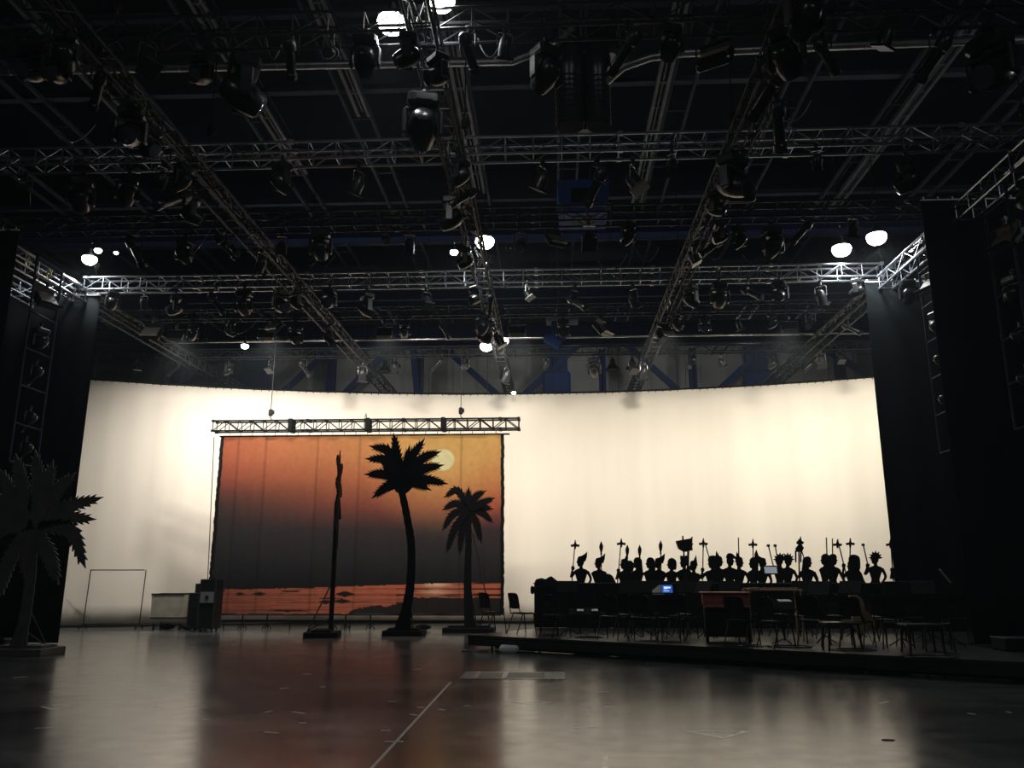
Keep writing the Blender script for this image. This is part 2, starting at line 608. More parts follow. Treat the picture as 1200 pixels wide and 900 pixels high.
# ------------------------------------------------------------------ black curtains
def leg(x0, x1, y, z1, label, folds=7, depth=.035, z0=.02, name='stage_curtain', mt='velour'):
    r_ = empty(name, ((x0 + x1) / 2, y, 0))
    w = x1 - x0
    mb = MB()
    n_ = 110
    for i in range(n_ + 1):
        u = i / n_
        for j in range(9):
            f = j / 8
            yy = depth * (1 - .5 * f) * math.sin(u * folds * 2 * PI) + .03 * math.sin(u * 17 + f * 3)
            mb.v.append((-w / 2 + w * u, yy, z0 + (z1 - z0) * f))
    for i in range(n_):
        for j in range(8):
            k = i * 9 + j
            mb.f.append((k, k + 9, k + 10, k + 1))
    o = mb.build('curtain_cloth', mt, r_, smooth=True)
    s_ = o.modifiers.new('thick', 'SOLIDIFY')
    s_.thickness = .015
    MB().tube([(-w / 2, 0, z1 + .03), (w / 2, 0, z1 + .03)], .03, 8).build('curtain_pipe', 'dimalu', r_)
    mb = MB()
    for k in range(int(w / .3) + 1):
        mb.box((-w / 2 + .05 + k * .3, 0, z1 + .02), (.03, .07, .08))
    mb.box((0, 0, z1 - .005), (w, .045, .03))
    mb.build('tie', 'tape', r_)
    tag(r_, label, 'curtain', 'black masking curtains')
    return r_


xl2 = xon(117, 20.45, 8.8)
xr2 = xon(1013, 20.45, 9.0)
zt = 8.93
leg(xl2 - 5.2, xl2, 20.45, zt, 'black velour curtain on the left whose edge meets the white cloth')
leg(xr2, xr2 + 6.2, 20.45, zt, 'black velour curtain on the right whose edge meets the white cloth', z0=.34)
xl1 = xon(21, 16.6, 8.9)
xr1 = xon(1081, 16.6, 9.0)
leg(xr1, xr1 + 1.95, 16.6, 9.35, 'narrow black curtain standing nearer, right of the right corner truss', folds=3, z0=.34)
leg(xl1 - 2.2, xl1, 16.6, 9.1, 'nearer black curtain at the far left edge of view', folds=4)
# side masking beyond
leg(xr1 + 2.6, xr1 + 9, 18.6, 9.2, 'wide black masking curtain behind the right side ladders', folds=8, z0=.34)


# ------------------------------------------------------------------ fixtures
def clampmb():
    return MB().box((0, 0, .07), (.07, .05, .12), bev=.01).tube([(-.04, 0, .13), (.04, 0, .13)], .045, 8).tube([(0, 0, .02), (0, 0, -.02)], .02, 6)


def moving_head():
    r_ = empty('moving_light')
    clampmb().build('hanging_clamp', 'plastic2', r_)
    MB().box((0, 0, -.10), (.42, .34, .18), bev=.04).box((0, -.17, -.1), (.2, .02, .08)).build('base', 'plastic', r_)
    y = MB()
    y.tube([(0, 0, -.19), (0, 0, -.24)], .09, 10)
    for s_ in (-1, 1):
        y.box((s_ * .235, 0, -.40), (.06, .16, .36), bev=.02)
    y.box((0, 0, -.235), (.5, .16, .05), bev=.015)
    y.build('yoke', 'plastic2', r_)
    hd = empty('head_pivot')
    col.objects.unlink(hd)
    bpy.data.objects.remove(hd)
    Mx = Matrix.Translation((0, 0, -.46)) @ Matrix.Rotation(math.radians(-118), 4, 'X')
    h = MB().lathe([(.10, -.24), (.15, -.20), (.185, -.08), (.19, .06), (.17, .16), (.155, .22), (.15, .24)], 16, Mx)
    hd = h.build('head', 'plastic', r_, smooth=True)
    MB().lathe([(.135, .235), (.13, .262), (.08, .275), (.01, .28)], 16, Mx).build('lens', 'lens', hd, smooth=True)
    return r_


def ellipsoidal():
    r_ = empty('profile_spotlight')
    clampmb().build('hanging_clamp', 'plastic2', r_)
    y = MB()
    y.tube([(-.15, 0, -.30), (-.15, 0, -.04), (-.10, 0, 0), (.10, 0, 0), (.15, 0, -.04), (.15, 0, -.30)], .013, 6)
    y.build('yoke', 'plastic2', r_)
    Mx = Matrix.Translation((0, 0, -.3)) @ Matrix.Rotation(math.radians(-125), 4, 'X')
    MB().lathe([(.075, -.05), (.085, 0), (.085, .34), (.105, .36), (.105, .46), (.1, .47)], 12, Mx).build('barrel', 'plastic', r_, smooth=True)
    MB().lathe([(.04, -.30), (.085, -.27), (.12, -.18), (.12, -.08), (.07, -.04)], 12, Mx).build('lamp_housing', 'plastic2', r_, smooth=True)
    MB().lathe([(.085, .45), (.08, .475), (.01, .49)], 12, Mx).build('lens', 'lens', r_, smooth=True)
    return r_


def wash():
    r_ = empty('flood_light')
    clampmb().build('hanging_clamp', 'plastic2', r_)
    MB().tube([(-.30, 0, -.28), (-.30, 0, -.03), (-.26, 0, 0), (.26, 0, 0), (.30, 0, -.03), (.30, 0, -.28)], .014, 6).build('yoke', 'plastic2', r_)
    R3 = Matrix.Rotation(math.radians(-38), 3, 'X')
    MB().box((0, 0, -.30), (.56, .14, .44), R3, bev=.03).build('housing', 'plastic', r_)
    MB().box(Vector((0, 0, -.30)) + R3 @ Vector((0, -.085, 0)), (.46, .03, .34), R3, bev=.01).build('diffuser', 'cream', r_)
    for sg_ in (1, -1):
        MB().box(Vector((0, 0, -.30)) + R3 @ Vector((0, -.12, .24 * sg_)), (.5, .11, .012), R3 @ Matrix.Rotation(-.5 * sg_, 3, 'X')).build('barn_door', 'plastic2', r_)
    return r_


def scroller():
    r_ = empty('parcan_light')
    clampmb().build('hanging_clamp', 'plastic2', r_)
    MB().tube([(-.14, 0, -.26), (-.14, 0, -.03), (-.1, 0, 0), (.1, 0, 0), (.14, 0, -.03), (.14, 0, -.26)], .012, 6).build('yoke', 'steel', r_)
    Mx = Matrix.Translation((0, 0, -.27)) @ Matrix.Rotation(math.radians(-150), 4, 'X')
    MB().lathe([(.05, -.17), (.10, -.12), (.125, 0), (.125, .2), (.12, .2)], 14, Mx).build('can', 'plastic2', r_, smooth=True)
    MB().box(Mx @ Vector((0, 0, .225)), (.32, .32, .05), Mx.to_3x3(), bev=.008).build('colour_frame', 'plastic', r_)
    return r_


PR = {'mh': Proto(moving_head()), 'el': Proto(ellipsoidal()), 'wa': Proto(wash()), 'pa': Proto(scroller())}
NAMES = {'mh': ('black moving light', 'moving light'), 'el': ('black profile spotlight', 'spotlight'), 'wa': ('cream fronted panel flood light', 'flood light'), 'pa': ('small black parcan', 'parcan light')}
counts = {}
placed = [(Vector((x_, TY[4] + .2, HZ - .36)), .8) for x_ in (-11.4, -8.6, -5.0, -1.0, 3.4, 7.0, 10.2)]


def clear(loc, scale):
    return all((Vector(loc) - p).length > .30 * (scale + q_) for p, q_ in placed)



def fixture(kind, loc, rz, scale, where):
    r_ = PR[kind].get()
    r_.location = loc
    r_.rotation_euler = (0, 0, rz)
    r_.scale = (scale,) * 3
    k = (kind, where)
    placed.append((Vector(loc), scale))
    counts[k] = counts.get(k, 0) + 1
    ordn = ORD[counts[k] - 1] if counts[k] <= 20 else 'last'
    tag(r_, '%s under the %s, %s such' % (NAMES[kind][0], where, ordn), NAMES[kind][1], 'fixtures hung under the %s' % where)
    return r_


# on the cross trusses, by the column where each shows
rows = [
    [(40, 'mh'), (120, 'el'), (172, 'pa'), (236, 'mh'), (286, 'mh2'), (340, 'el'), (388, 'el'), (428, 'mh'), (498, 'mh'), (548, 'el'), (592, 'pa'), (640, 'mh'), (676, 'el'), (735, 'el'), (786, 'mh'), (838, 'wa'), (930, 'mh'), (966, 'el'), (1040, 'pa'), (1098, 'el'), (1160, 'mh2')],
    [(28, 'pa'), (96, 'mh'), (150, 'mh'), (190, 'pa'), (246, 'wa'), (330, 'mh'), (346, 'el'), (420, 'pa'), (560, 'el'), (636, 'pa'), (700, 'el'), (742, 'pa'), (788, 'pa'), (846, 'mh'), (880, 'el'), (958, 'pa'), (1063, 'mh')],
    [(158, 'el'), (188, 'mh'), (216, 'mh'), (262, 'el'), (288, 'mh'), (330, 'pa'), (376, 'mh'), (402, 'mh'), (452, 'el'), (480, 'pa'), (556, 'pa'), (610, 'el'), (650, 'wa'), (690, 'pa'), (716, 'el'), (736, 'mh'), (762, 'el'), (800, 'pa'), (828, 'mh'), (866, 'mh'), (905, 'mh'), (942, 'el'), (1000, 'pa')],
    [(132, 'mh'), (168, 'pa'), (205, 'mh'), (252, 'el'), (286, 'mh'), (330, 'mh'), (386, 'mh'), (430, 'mh'), (452, 'el'), (500, 'pa'), (618, 'pa'), (674, 'el'), (700, 'mh'), (742, 'pa'), (790, 'mh'), (843, 'mh'), (878, 'el'), (914, 'mh'), (962, 'pa'), (1004, 'mh')],
    [(150, 'pa'), (178, 'wa'), (226, 'mh'), (270, 'mh'), (322, 'wa'), (346, 'mh'), (372, 'el'), (395, 'mh'), (446, 'mh'), (474, 'mh'), (520, 'el'), (566, 'mh'), (604, 'pa'), (660, 'mh'), (705, 'wa'), (760, 'el'), (792, 'mh'), (826, 'mh'), (866, 'pa'), (905, 'mh'), (950, 'el')],
    [(160, 'pa'), (205, 'el'), (268, 'mh'), (318, 'pa'), (356, 'el'), (424, 'mh'), (462, 'pa'), (513, 'el'), (546, 'mh'), (640, 'pa'), (696, 'mh'), (741, 'pa'), (768, 'mh'), (812, 'el'), (845, 'pa'), (905, 'mh'), (952, 'el'), (985, 'pa')],
]
rn = ['first cross truss', 'second cross truss', 'third cross truss', 'fourth cross truss', 'fifth cross truss', 'last cross truss']
for i, row in enumerate(rows):
    for px, kd in row:
        big = kd == 'mh2'
        kd = kd[:2]
        s_ = 1.25 if big else random.choice((.70, .82, .95)) * (1.0 if kd == 'mh' else 1.1)
        y = TY[i] + random.choice((-.17, .17))
        hz = HZ - (.17 if i < 4 else .15)
        x = xon(px, y, hz - .35)
        if min(abs(x - lx) for lx in LX) < .42:
            continue
        if not clear((x, y, hz - .13 * s_), s_):
            continue
        fixture(kd, (x, y, hz - .13 * s_), random.uniform(-1.2, 1.2) + (PI if random.random() < .25 else 0), s_, rn[i])
# on the lengthwise trusses, by the row where each shows
lrows = {0: [(60, 'pa'), (110, 'mh'), (150, 'mh'), (230, 'el'), (290, 'pa')],
         1: [(40, 'mh'), (62, 'mh'), (84, 'el'), (104, 'mh'), (128, 'mh'), (150, 'mh'), (196, 'mh'), (214, 'el'), (232, 'mh'), (282, 'el'), (300, 'pa'), (345, 'mh'), (388, 'el'), (432, 'pa')],
         2: [(54, 'mh'), (78, 'mh'), (98, 'el'), (120, 'mh2'), (142, 'mh2'), (198, 'mh'), (212, 'mh'), (226, 'el'), (240, 'mh'), (300, 'mh'), (344, 'mh'), (352, 'el'), (376, 'mh'), (384, 'mh'), (392, 'pa'), (436, 'pa')],
         3: [(10, 'mh'), (36, 'mh2'), (58, 'mh'), (80, 'mh'), (100, 'el'), (120, 'mh'), (138, 'el'), (152, 'mh'), (198, 'mh2'), (212, 'el'), (228, 'wa'), (243, 'mh'), (275, 'mh'), (290, 'el'), (304, 'pa'), (346, 'mh'), (378, 'mh'), (392, 'pa'), (434, 'pa')],
         4: [(210, 'el'), (235, 'mh'), (300, 'pa'), (345, 'mh'), (388, 'el'), (425, 'pa')]}
for i, row in lrows.items():
    for py, kd in row:
        big = kd == 'mh2'
        kd = kd[:2]
        s_ = 1.15 if big else random.choice((.70, .82, .95)) * (1.0 if kd == 'mh' else 1.1)
        y = Yrow(py - 0) * (8.45 - EYE) / (HZ - EYE)
        x = LX[i] + random.choice((-.17, .17))
        if not clear((x, y, HZ - .56 - .13 * s_), s_):
            continue
        fixture(kd, (x, y, HZ - .56 - .13 * s_), random.uniform(0, 2 * PI), s_, '%s lengthwise truss' % ll[i])


# drooping cables
def droop(p, q, sag, r=.012, material='glint'):
    p, q = Vector(p), Vector(q)
    pts = [(p.lerp(q, t / 10) - Vector((0, 0, sag * 4 * (t / 10) * (1 - t / 10)))) - p for t in range(11)]
    return MB().tube(pts, r, 5).build('hanging_cable', material, smooth=True, loc=p)


cn = 0
cab = [((312, 45), (332, 45), TY[0], 'under the first cross truss'), ((880, 170), (912, 150), TY[1], 'by the right inner truss'), ((700, 305), (735, 298), TY[2] + 2, 'mid rig right'),
       ((745, 292), (772, 290), TY[2] + 2, 'mid rig right'), ((205, 300), (250, 262), TY[2], 'left of the rig'), ((362, 290), (392, 300), TY[2], 'left centre of the rig'),
       ((830, 300), (862, 262), TY[2], 'right of the rig'), ((870, 298), (898, 282), TY[2], 'right of the rig'), ((690, 362), (722, 358), TY[4], 'above the sunset truss'),
       ((828, 356), (852, 352), TY[4], 'right of the rig'), ((250, 380), (300, 378), TY[4], 'left of the rig'), ((60, 150), (112, 146), TY[1], 'far left of the rig'),
       ((905, 128), (950, 118), TY[1], 'right inner truss'), ((470, 40), (500, 44), TY[0], 'near the top lamps'), ((560, 45), (590, 40), TY[0], 'near the top lamps')]
for a, b_, y, w in cab:
    o = droop(at(*a, y + .32), at(*b_, y + .34), .35)
    tag(o, 'thin grey cable drooping %s, %s such loop' % (w, ORD[cn]), 'cable', 'drooping cables in the rig')
    cn += 1
# cable bundles lying along the lengthwise trusses
for i, x in enumerate(LX):
    mb = MB()
    for k in range(5):
        pts = []
        for t in range(0, 46):
            pts.append((random.uniform(-.14, .14), t * .55, random.uniform(.0, .05)))
        mb.tube(pts, .014, 5)
    o = mb.build('cable_bundle', 'cable', smooth=True, loc=(x, 9, HZ - .165))
    tag(o, 'black cable bundle lying along the %s lengthwise truss' % ll[i], 'cable', 'cable bundles')


# ------------------------------------------------------------------ work lamps
LAMP = None


def work_lamp():
    r_ = empty('work_lamp')
    MB().lathe([(.03, .34), (.07, .33), (.09, .18), (.22, .04), (.29, -.02), (.30, -.04)], 20).build('housing', 'dimalu', r_, smooth=True)
    MB().lathe([(.285, -.035), (.31, -.11), (.29, -.20), (.24, -.28), (.16, -.335), (.08, -.36), (.01, -.365)], 20).build('lens', 'glow', r_, smooth=True)
    MB().tube([(0, 0, .34), (0, 0, .60), (.04, 0, .66), (0, 0, .72)], .018, 6).build('hook', 'steel', r_)
    MB().tube([(0, 0, .72), (0, 0, 3.2)], .01, 6).build('hanging_wire', 'cable', r_)
    return r_


LP = Proto(work_lamp())
lamps = [  # px, py, z, scale, power, where
    (459, 25, 9.75, .62, 500, 'glowing high at the top, left one of the pair'),
    (516, -2, 9.75, .62, 500, 'glowing at the very top edge, right one of the pair'),
    (105, 303, 10.0, .55, 1500, 'glowing above the left curtain corner, the largest there'),
    (115, 293, 10.2, .28, 100, 'small, just right of the large left corner lamp'),
    (136, 296, 10.0, .17, 60, 'tiny, the rightmost above the left curtain corner'),
    (568, 282, 9.8, .68, 1400, 'large and glowing in the middle of the rig'),
    (532, 295, 9.8, .30, 200, 'small, left of the large middle lamp'),
    (986, 291, 9.95, .70, 1600, 'large glowing above the right corner truss, left one'),
    (1027, 277, 9.95, .70, 1600, 'large glowing above the right corner truss, right one'),
    (570, 405, 9.05, .62, 450, 'low in the rig above the cloth, left one of a close pair'),
    (588, 399, 9.2, .66, 450, 'low in the rig above the cloth, right one of a close pair'),
    (287, 405, 9.05, .36, 1000, 'single, above the left part of the white cloth'),
    (602, 460, 8.75, .24, 40, 'tiny, right at the top edge of the white cloth'),
]
PW = .54
LW = .13
for px, py, z, s_, w, lab in lamps:
    p = atz(px, py, z - .1)
    if (px, py) in ((570, 405), (588, 399)):
        p = at(px, py, 26.6)
    if (px, py) == (287, 405):
        p = at(px, py, 26.0)
    if (px, py) == (602, 460):
        p = at(px, py, 29.2)
    r_ = LP.get()
    r_.location = (p.x, p.y, p.z + .1 * s_)
    r_.scale = (s_ * 1.12,) * 3
    tag(r_, 'round work lamp %s' % lab, 'lamp', 'glowing work lamps')
    ld = bpy.data.lights.new('work_lamp_light', 'SPOT')
    ld.spot_size = math.radians(172)
    ld.spot_blend = .6
    ld.energy = w * LW
    ld.color = (.95, .98, 1)
    ld.shadow_soft_size = .14
    lo = bpy.data.objects.new('work_lamp_light', ld)
    col.objects.link(lo)
    lo.location = (p.x, p.y, p.z - .42 * s_ - .06)
# out of view: one lamp off right, fill lights added behind viewer and cloth
for x, y, w in ((13.6, 13.3, 520), (-7, -6, 2400), (8, -8, 2800), (-9, 37, 900), (1, 38, 900), (9, 37, 900)):
    ld = bpy.data.lights.new('unseen_hall_light', 'POINT')
    ld.energy = w * LW
    ld.color = (.97, .98, 1)
    ld.shadow_soft_size = .2
    lo = bpy.data.objects.new('unseen_hall_light', ld)
    col.objects.link(lo)
    lo.location = (x, y, 10.4 if x == 13.6 else 11.5)


# floods added to light the cloth, housings hide their area lights
def added_flood():
    r_ = empty('added_cyc_flood')
    clampmb().build('hanging_clamp', 'plastic2', r_)
    MB().tube([(-.26, 0, -.2), (-.26, 0, -.02), (.26, 0, -.02), (.26, 0, -.2)], .013, 6).build('yoke', 'plastic2', r_)
    R3 = Matrix.Rotation(math.radians(-25), 3, 'X')
    MB().box((0, .0, -.22), (.48, .16, .30), R3, bev=.03).build('housing', 'plastic', r_)
    return r_


CF = Proto(added_flood())
for i, (x, w, tilt) in enumerate(((-11.4, 400, 48), (-8.6, 430, 46), (-5.0, 340, 44), (-1.0, 320, 46), (3.4, 345, 49), (7.0, 345, 50), (10.2, 300, 49))):
    y = TY[4] + .2
    r_ = CF.get()
    r_.location = (x, y, HZ - .36)
    tag(r_, 'added black box flood aimed at the white cloth, %s from the left' % ORD[i], 'flood light', 'added floods lighting the white cloth')
    ld = bpy.data.lights.new('added_cyc_flood_light', 'AREA')
    ld.shape = 'RECTANGLE'
    ld.size, ld.size_y = .5, .3
    ld.energy = w * PW
    ld.spread = math.radians(130)
    ld.color = (1, .94, .86) if x < -3 else (1, .93, .81)
    lo = bpy.data.objects.new('added_cyc_flood_light', ld)
    col.objects.link(lo)
    lo.location = (x, y + .16, HZ - .62)
    lo.rotation_euler = (math.radians(90 - tilt), 0, 0)


# ------------------------------------------------------------------ side ladders with fixtures
def ladder(pxa, pya, pxb, pyb, X, ztop, zbot, y0, y1, label, n_=6):
    r_ = empty('lighting_ladder', (X, (y0 + y1) / 2, zbot))
    H = ztop - zbot
    h = (y1 - y0) / 2
    for s_ in (-h, h):
        MB().tube([(0, s_, 0), (0, s_, H)], .028, 8).build('upright', 'blackmetal' if 0 else 'joist', r_, smooth=True)
    for k in range(n_):
        MB().tube([(0, -h, k * H / (n_ - .5)), (0, h, k * H / (n_ - .5))], .022, 6).build('rung', 'joist', r_, smooth=True)
    MB().box((0, 0, H), (.08, 2 * h, .08)).build('hanging_bracket', 'joist', r_)
    tag(r_, label, 'ladder', 'hanging lighting ladders')


def lad_on(px1, px2, ptop, pbot, Ya, Yb, zb, label, n_=6):
    X = xon((px1 + px2) / 2, (Ya + Yb) / 2, zb)
    ladder(0, 0, 0, 0, X, 8.9, zb, Ya, Yb, label, n_)
    return X


zb = at(1112, 528, 18.3).z
X1 = lad_on(1100, 1124, 0, 0, 17.9, 18.7, zb, 'hanging black pipe ladder in front of the right curtain, left one')
zb2 = at(1195, 500, 15.2).z
X2 = lad_on(1192, 1216, 0, 0, 14.7, 15.5, zb2, 'hanging black pipe ladder at the right edge of view')
zb3 = at(35, 545, 18.3).z
X3 = lad_on(12, 42, 0, 0, 17.7, 18.7, zb3, 'hanging black pipe ladder in front of the left curtain')
for (X, Y, zs, nm, sg) in ((X1, 18.1, (8.3, 7.35, 6.4, 5.5), 'right curtain ladder', -1), (X2, 14.9, (8.0, 7.0, 6.0, 5.2), 'right edge ladder', -1), (X3, 18.2, (8.3, 7.3, 6.4, 5.3, 4.6), 'left curtain ladder', 1)):
    for k, z in enumerate(zs):
        kd = 'wa' if k == 0 else ('mh' if k == 1 else 'el')
        r_ = PR[kd].get()
        r_.location = (X, Y, z)
        r_.rotation_euler = (0, 0, sg * PI / 2 * .8)
        r_.scale = (1.05,) * 3 if k == 0 else (.8,) * 3
        tag(r_, '%s clamped to the %s, %s from its top' % (NAMES[kd][0], nm, ORD[k]), NAMES[kd][1], 'fixtures on the ladders')
# yellow straps at the left corner
for i, (px, py) in enumerate(((33, 308), (57, 322))):
    p = at(px, py, 18.6)
    o = MB().tube([(0, 0, .16), (.05, 0, .05), (0, 0, -.16), (-.05, 0, -.02)], .022, 6, closed=True).build('hanging_strap', 'yellow', loc=p)
    tag(o, 'yellow lifting strap on the left corner truss, %s one' % ('upper' if i == 0 else 'lower'), 'strap', 'yellow lifting straps')

# ------------------------------------------------------------------ ducts
def pt12(px, py, z=12.6):
    return atz(px, py, z)


def spiral(pts, r, lab, name='spiral_duct', mt='duct'):
    P0 = Vector(pts[0])
    r_ = empty(name, P0)
    loc = [Vector(p) - P0 for p in pts]
    pts_, rs = [], []
    for a, b_ in zip(loc, loc[1:]):
        d = (b_ - a)
        n_ = max(1, int(d.length / .55))
        u = d.normalized() * .015
        for k in range(n_):
            c = a + d * (k / n_)
            pts_ += [c, c + d * (.5 / n_) - u * 1.4, c + d * (.5 / n_) - u, c + d * (.5 / n_) + u, c + d * (.5 / n_) + u * 1.4]
            rs += [r, r, r * 1.07, r * 1.07, r]
    pts_.append(loc[-1])
    rs.append(r)
    MB().tube(pts_, rs, 14).build('duct_pipe', mt, r_, smooth=True)
    tag(r_, lab, 'duct')


y0 = atz(600, 62, 12.9).y
A, B = atz(-30, 84, 12.9), atz(600, 70, 12.9)
spiral([A, (B.x, y0 + .3, 12.9), atz(650, 52, 13.2), atz(672, 30, 13.4)], .10, 'thin spiral air duct crossing the ceiling on the left')
spiral([atz(694, 118, 12.2), atz(708, 98, 12.4), atz(730, 78, 12.6), atz(762, 67, 12.8), atz(800, 62, 12.9), atz(1000, 53, 12.9), atz(1250, 44, 12.9)], .10,
       'spiral air duct curving up and crossing the ceiling on the right')
# twin vertical drums
r_ = empty('air_handler', atz(688, 150, 11.4))
c0 = r_.location.copy()


def drum(px, w, lab):
    c = atz(px, 148, 11.4) - c0
    rr_ = w / 2 * (c0.length) / F
    mb = MB()
    mb.lathe([(rr_, 0), (rr_, 1.25), (rr_ * 1.12, 1.3), (rr_ * 1.12, 1.7), (rr_ * .8, 2.2)], 20, Matrix.Translation(c))
    o = mb.build('drum', 'darkduct', r_, smooth=True)
    MB().lathe([(rr_ * .97, -.02), (rr_ * .97, .01)], 20, Matrix.Translation(c)).build('drum_mouth_shade', 'velour', o)  # black disc stands in for shade on the drum's underside
    mb = MB()
    for k in range(9):
        mb.lathe([(rr_ * 1.03, .06 + k * .13), (rr_ * 1.03, .10 + k * .13)], 20, Matrix.Translation(c))
    mb.build('louvre', 'darkduct', o)


drum(668, 30, 0)
drum(702, 26, 0)
MB().box((0, .2, 2.2), (1.5, .8, .8), bev=.08).box((0, .2, .9), (.4, .3, 1.8)).build('plenum', 'darkduct', r_)
MB().tube([(0, .2, 2.6), (0, .2, 3.0)], .03, 6).build('hanging_rod', 'joist', r_)
tag(r_, 'twin vertical drum air outlet hanging above the second cross truss', 'air handler')

# blue hanging unit
p = at(684, 248, 19.2)
r_ = empty('hanging_heater', p)
W = 1.30
mb = MB()
vs = [(-W / 2 * .92, 0, 0), (W / 2 * .92, 0, 0), (W / 2 * .92, 1.1, 0), (-W / 2 * .92, 1.1, 0), (-W / 2, -.05, .85), (W / 2, -.05, .85), (W / 2, 1.15, .85), (-W / 2, 1.15, .85)]
mb.add(vs, [(3, 2, 1, 0), (4, 5, 6, 7), (0, 1, 5, 4), (1, 2, 6, 5), (2, 3, 7, 6), (3, 0, 4, 7)])
mb.build('casing', mat('bright blue enamelled casing', (.02, .055, .20), .7, spec=.2, noise=(3, .1)), r_)
g_ = MB()
for k in range(7):
    g_.box((0, -.06, .28 + k * .05), (.58, .03, .018))
g_.box((0, -.04, .43), (.62, .02, .38))
g_.build('grille', 'blackmetal', r_)
MB().box((0, .5, -.012), (.62, .45, .02)).build('bottom_grille', 'blackmetal', r_)
for sx in (-1, 1):
    MB().box((sx * (W / 2 - .06), -.06, .08), (.18, .06, .22), bev=.01).build('corner_bracket', 'tray', r_)
for sx in (-1, 1):
    MB().tube([(sx * .5, .5, .85), (sx * .5, .5, 13.3 - p.z)], .02, 6).build('hanger_rod', 'joist', r_)
tag(r_, 'blue box heater with a dark grille hanging under the roof', 'heater')

# duct elbow by the far girder
p = at(655, 402, 27.5)
r_ = empty('duct_elbow', p)
MB().box((0, 0, .42), (.5, .5, .6), bev=.03).box((-.22, 0, .05), (.62, .46, .26), Matrix.Rotation(math.radians(32), 3, 'Y'), bev=.03).build('elbow', 'blue', r_)
MB().box((.12, 0, .80), (1.1, .6, .16), bev=.02).build('flange', 'tray', r_)
MB().tube([(0, 0, .85), (0, 0, 13.3 - p.z)], .03, 6).build('hanger_rod', 'joist', r_)
tag(r_, 'blue and grey duct elbow above the middle of the white cloth', 'duct')

# cone loudspeakers / bay lights over the cloth
for i, (px, py) in enumerate(((451, 432), (462, 426), (718, 430), (741, 428))):
    p = at(px, py, 31.5 + .8 * (i % 2))
    r_ = empty('bay_light', p)
    MB().lathe([(.02, .35), (.07, .33), (.10, .15), (.27, -.10), (.28, -.13)], 16).build('shade', 'blackmetal', r_, smooth=True)
    MB().lathe([(.25, -.13), (.2, -.16), (.02, -.17)], 16).build('lens', 'cream', r_, smooth=True)
    MB().tube([(0, 0, .35), (0, 0, 13.3 - p.z)], .015, 6).build('hanging_stem', 'joist', r_)
    tag(r_, 'unlit black cone bay light above the cloth, %s from the left' % ORD[i], 'bay light', 'unlit bay lights')

# ------------------------------------------------------------------ sunset backdrop on its truss
YD = 25.6
tL, tR = at(252, 499, YD), at(608, 498, YD)
zt_ = (tL.z + tR.z) / 2
truss((tL.x, YD, zt_), (tR.x, YD, zt_), 'black truss carrying the sunset backdrop', 'backdrop truss', s=.32, panel=.40, material='blacktruss', name='backdrop_truss', rod=.016, chord=.028)
for i, px in enumerate((317, 540)):
    x = xon(px, YD, zt_ + .3)
    r_ = hoist((x, YD, zt_ + .42), 13.2)
    tag(r_, 'black chain hoist lifting the backdrop truss, %s one' % ('left' if i == 0 else 'right'), 'hoist', 'backdrop hoists')
# black blocks on the truss
for i, px in enumerate((342, 432, 520)):
    x = xon(px, YD, zt_)
    o = MB().box((0, 0, 0), (.14, .42, .42), bev=.02).build('truss_coupler', 'blacktruss', loc=(x, YD, zt_))
    tag(o, 'black coupler block in the backdrop truss, %s from the left' % ORD[i], 'coupler', 'backdrop truss couplers')

bl, br = at(258, 511, YD), at(588, 511, YD)
b0, b1 = at(250, 720, YD), at(587, 720, YD)
X0, X1_ = (bl.x + b0.x) / 2, (br.x + b1.x) / 2
Z1, Z0 = (bl.z + br.z) / 2, (b0.z + b1.z) / 2


def srgb(c):
    return tuple(((v / 255) / 12.92 if v / 255 < .04045 else ((v / 255 + .055) / 1.055) ** 2.4) for v in c)


def lerp(a, b_, t):
    t = max(0, min(1, t))
    return tuple(x + (y - x) * t for x, y in zip(a, b_))


def sst(a, b_, x):
    t = max(0, min(1, (x - a) / (b_ - a)))
    return t * t * (3 - 2 * t)


def hsh(i):
    v = math.sin(i * 12.9898) * 43758.5453
    return v - math.floor(v)


def vn(x):
    i = math.floor(x)
    f = x - i
    f = f * f * (3 - 2 * f)
    return hsh(i) * (1 - f) + hsh(i + 1) * f


STOP = [(0.00, (182, 98, 62), (214, 160, 82)), (.12, (176, 92, 60), (212, 150, 80)), (.24, (148, 76, 54), (206, 128, 70)), (.32, (104, 62, 50), (196, 108, 64)),
        (.40, (70, 54, 48), (178, 86, 60)), (.48, (56, 50, 46), (120, 66, 56)), (.54, (50, 48, 46), (70, 56, 54)), (.70, (42, 41, 40), (52, 50, 49)), (.84, (32, 32, 31), (38, 38, 37))]


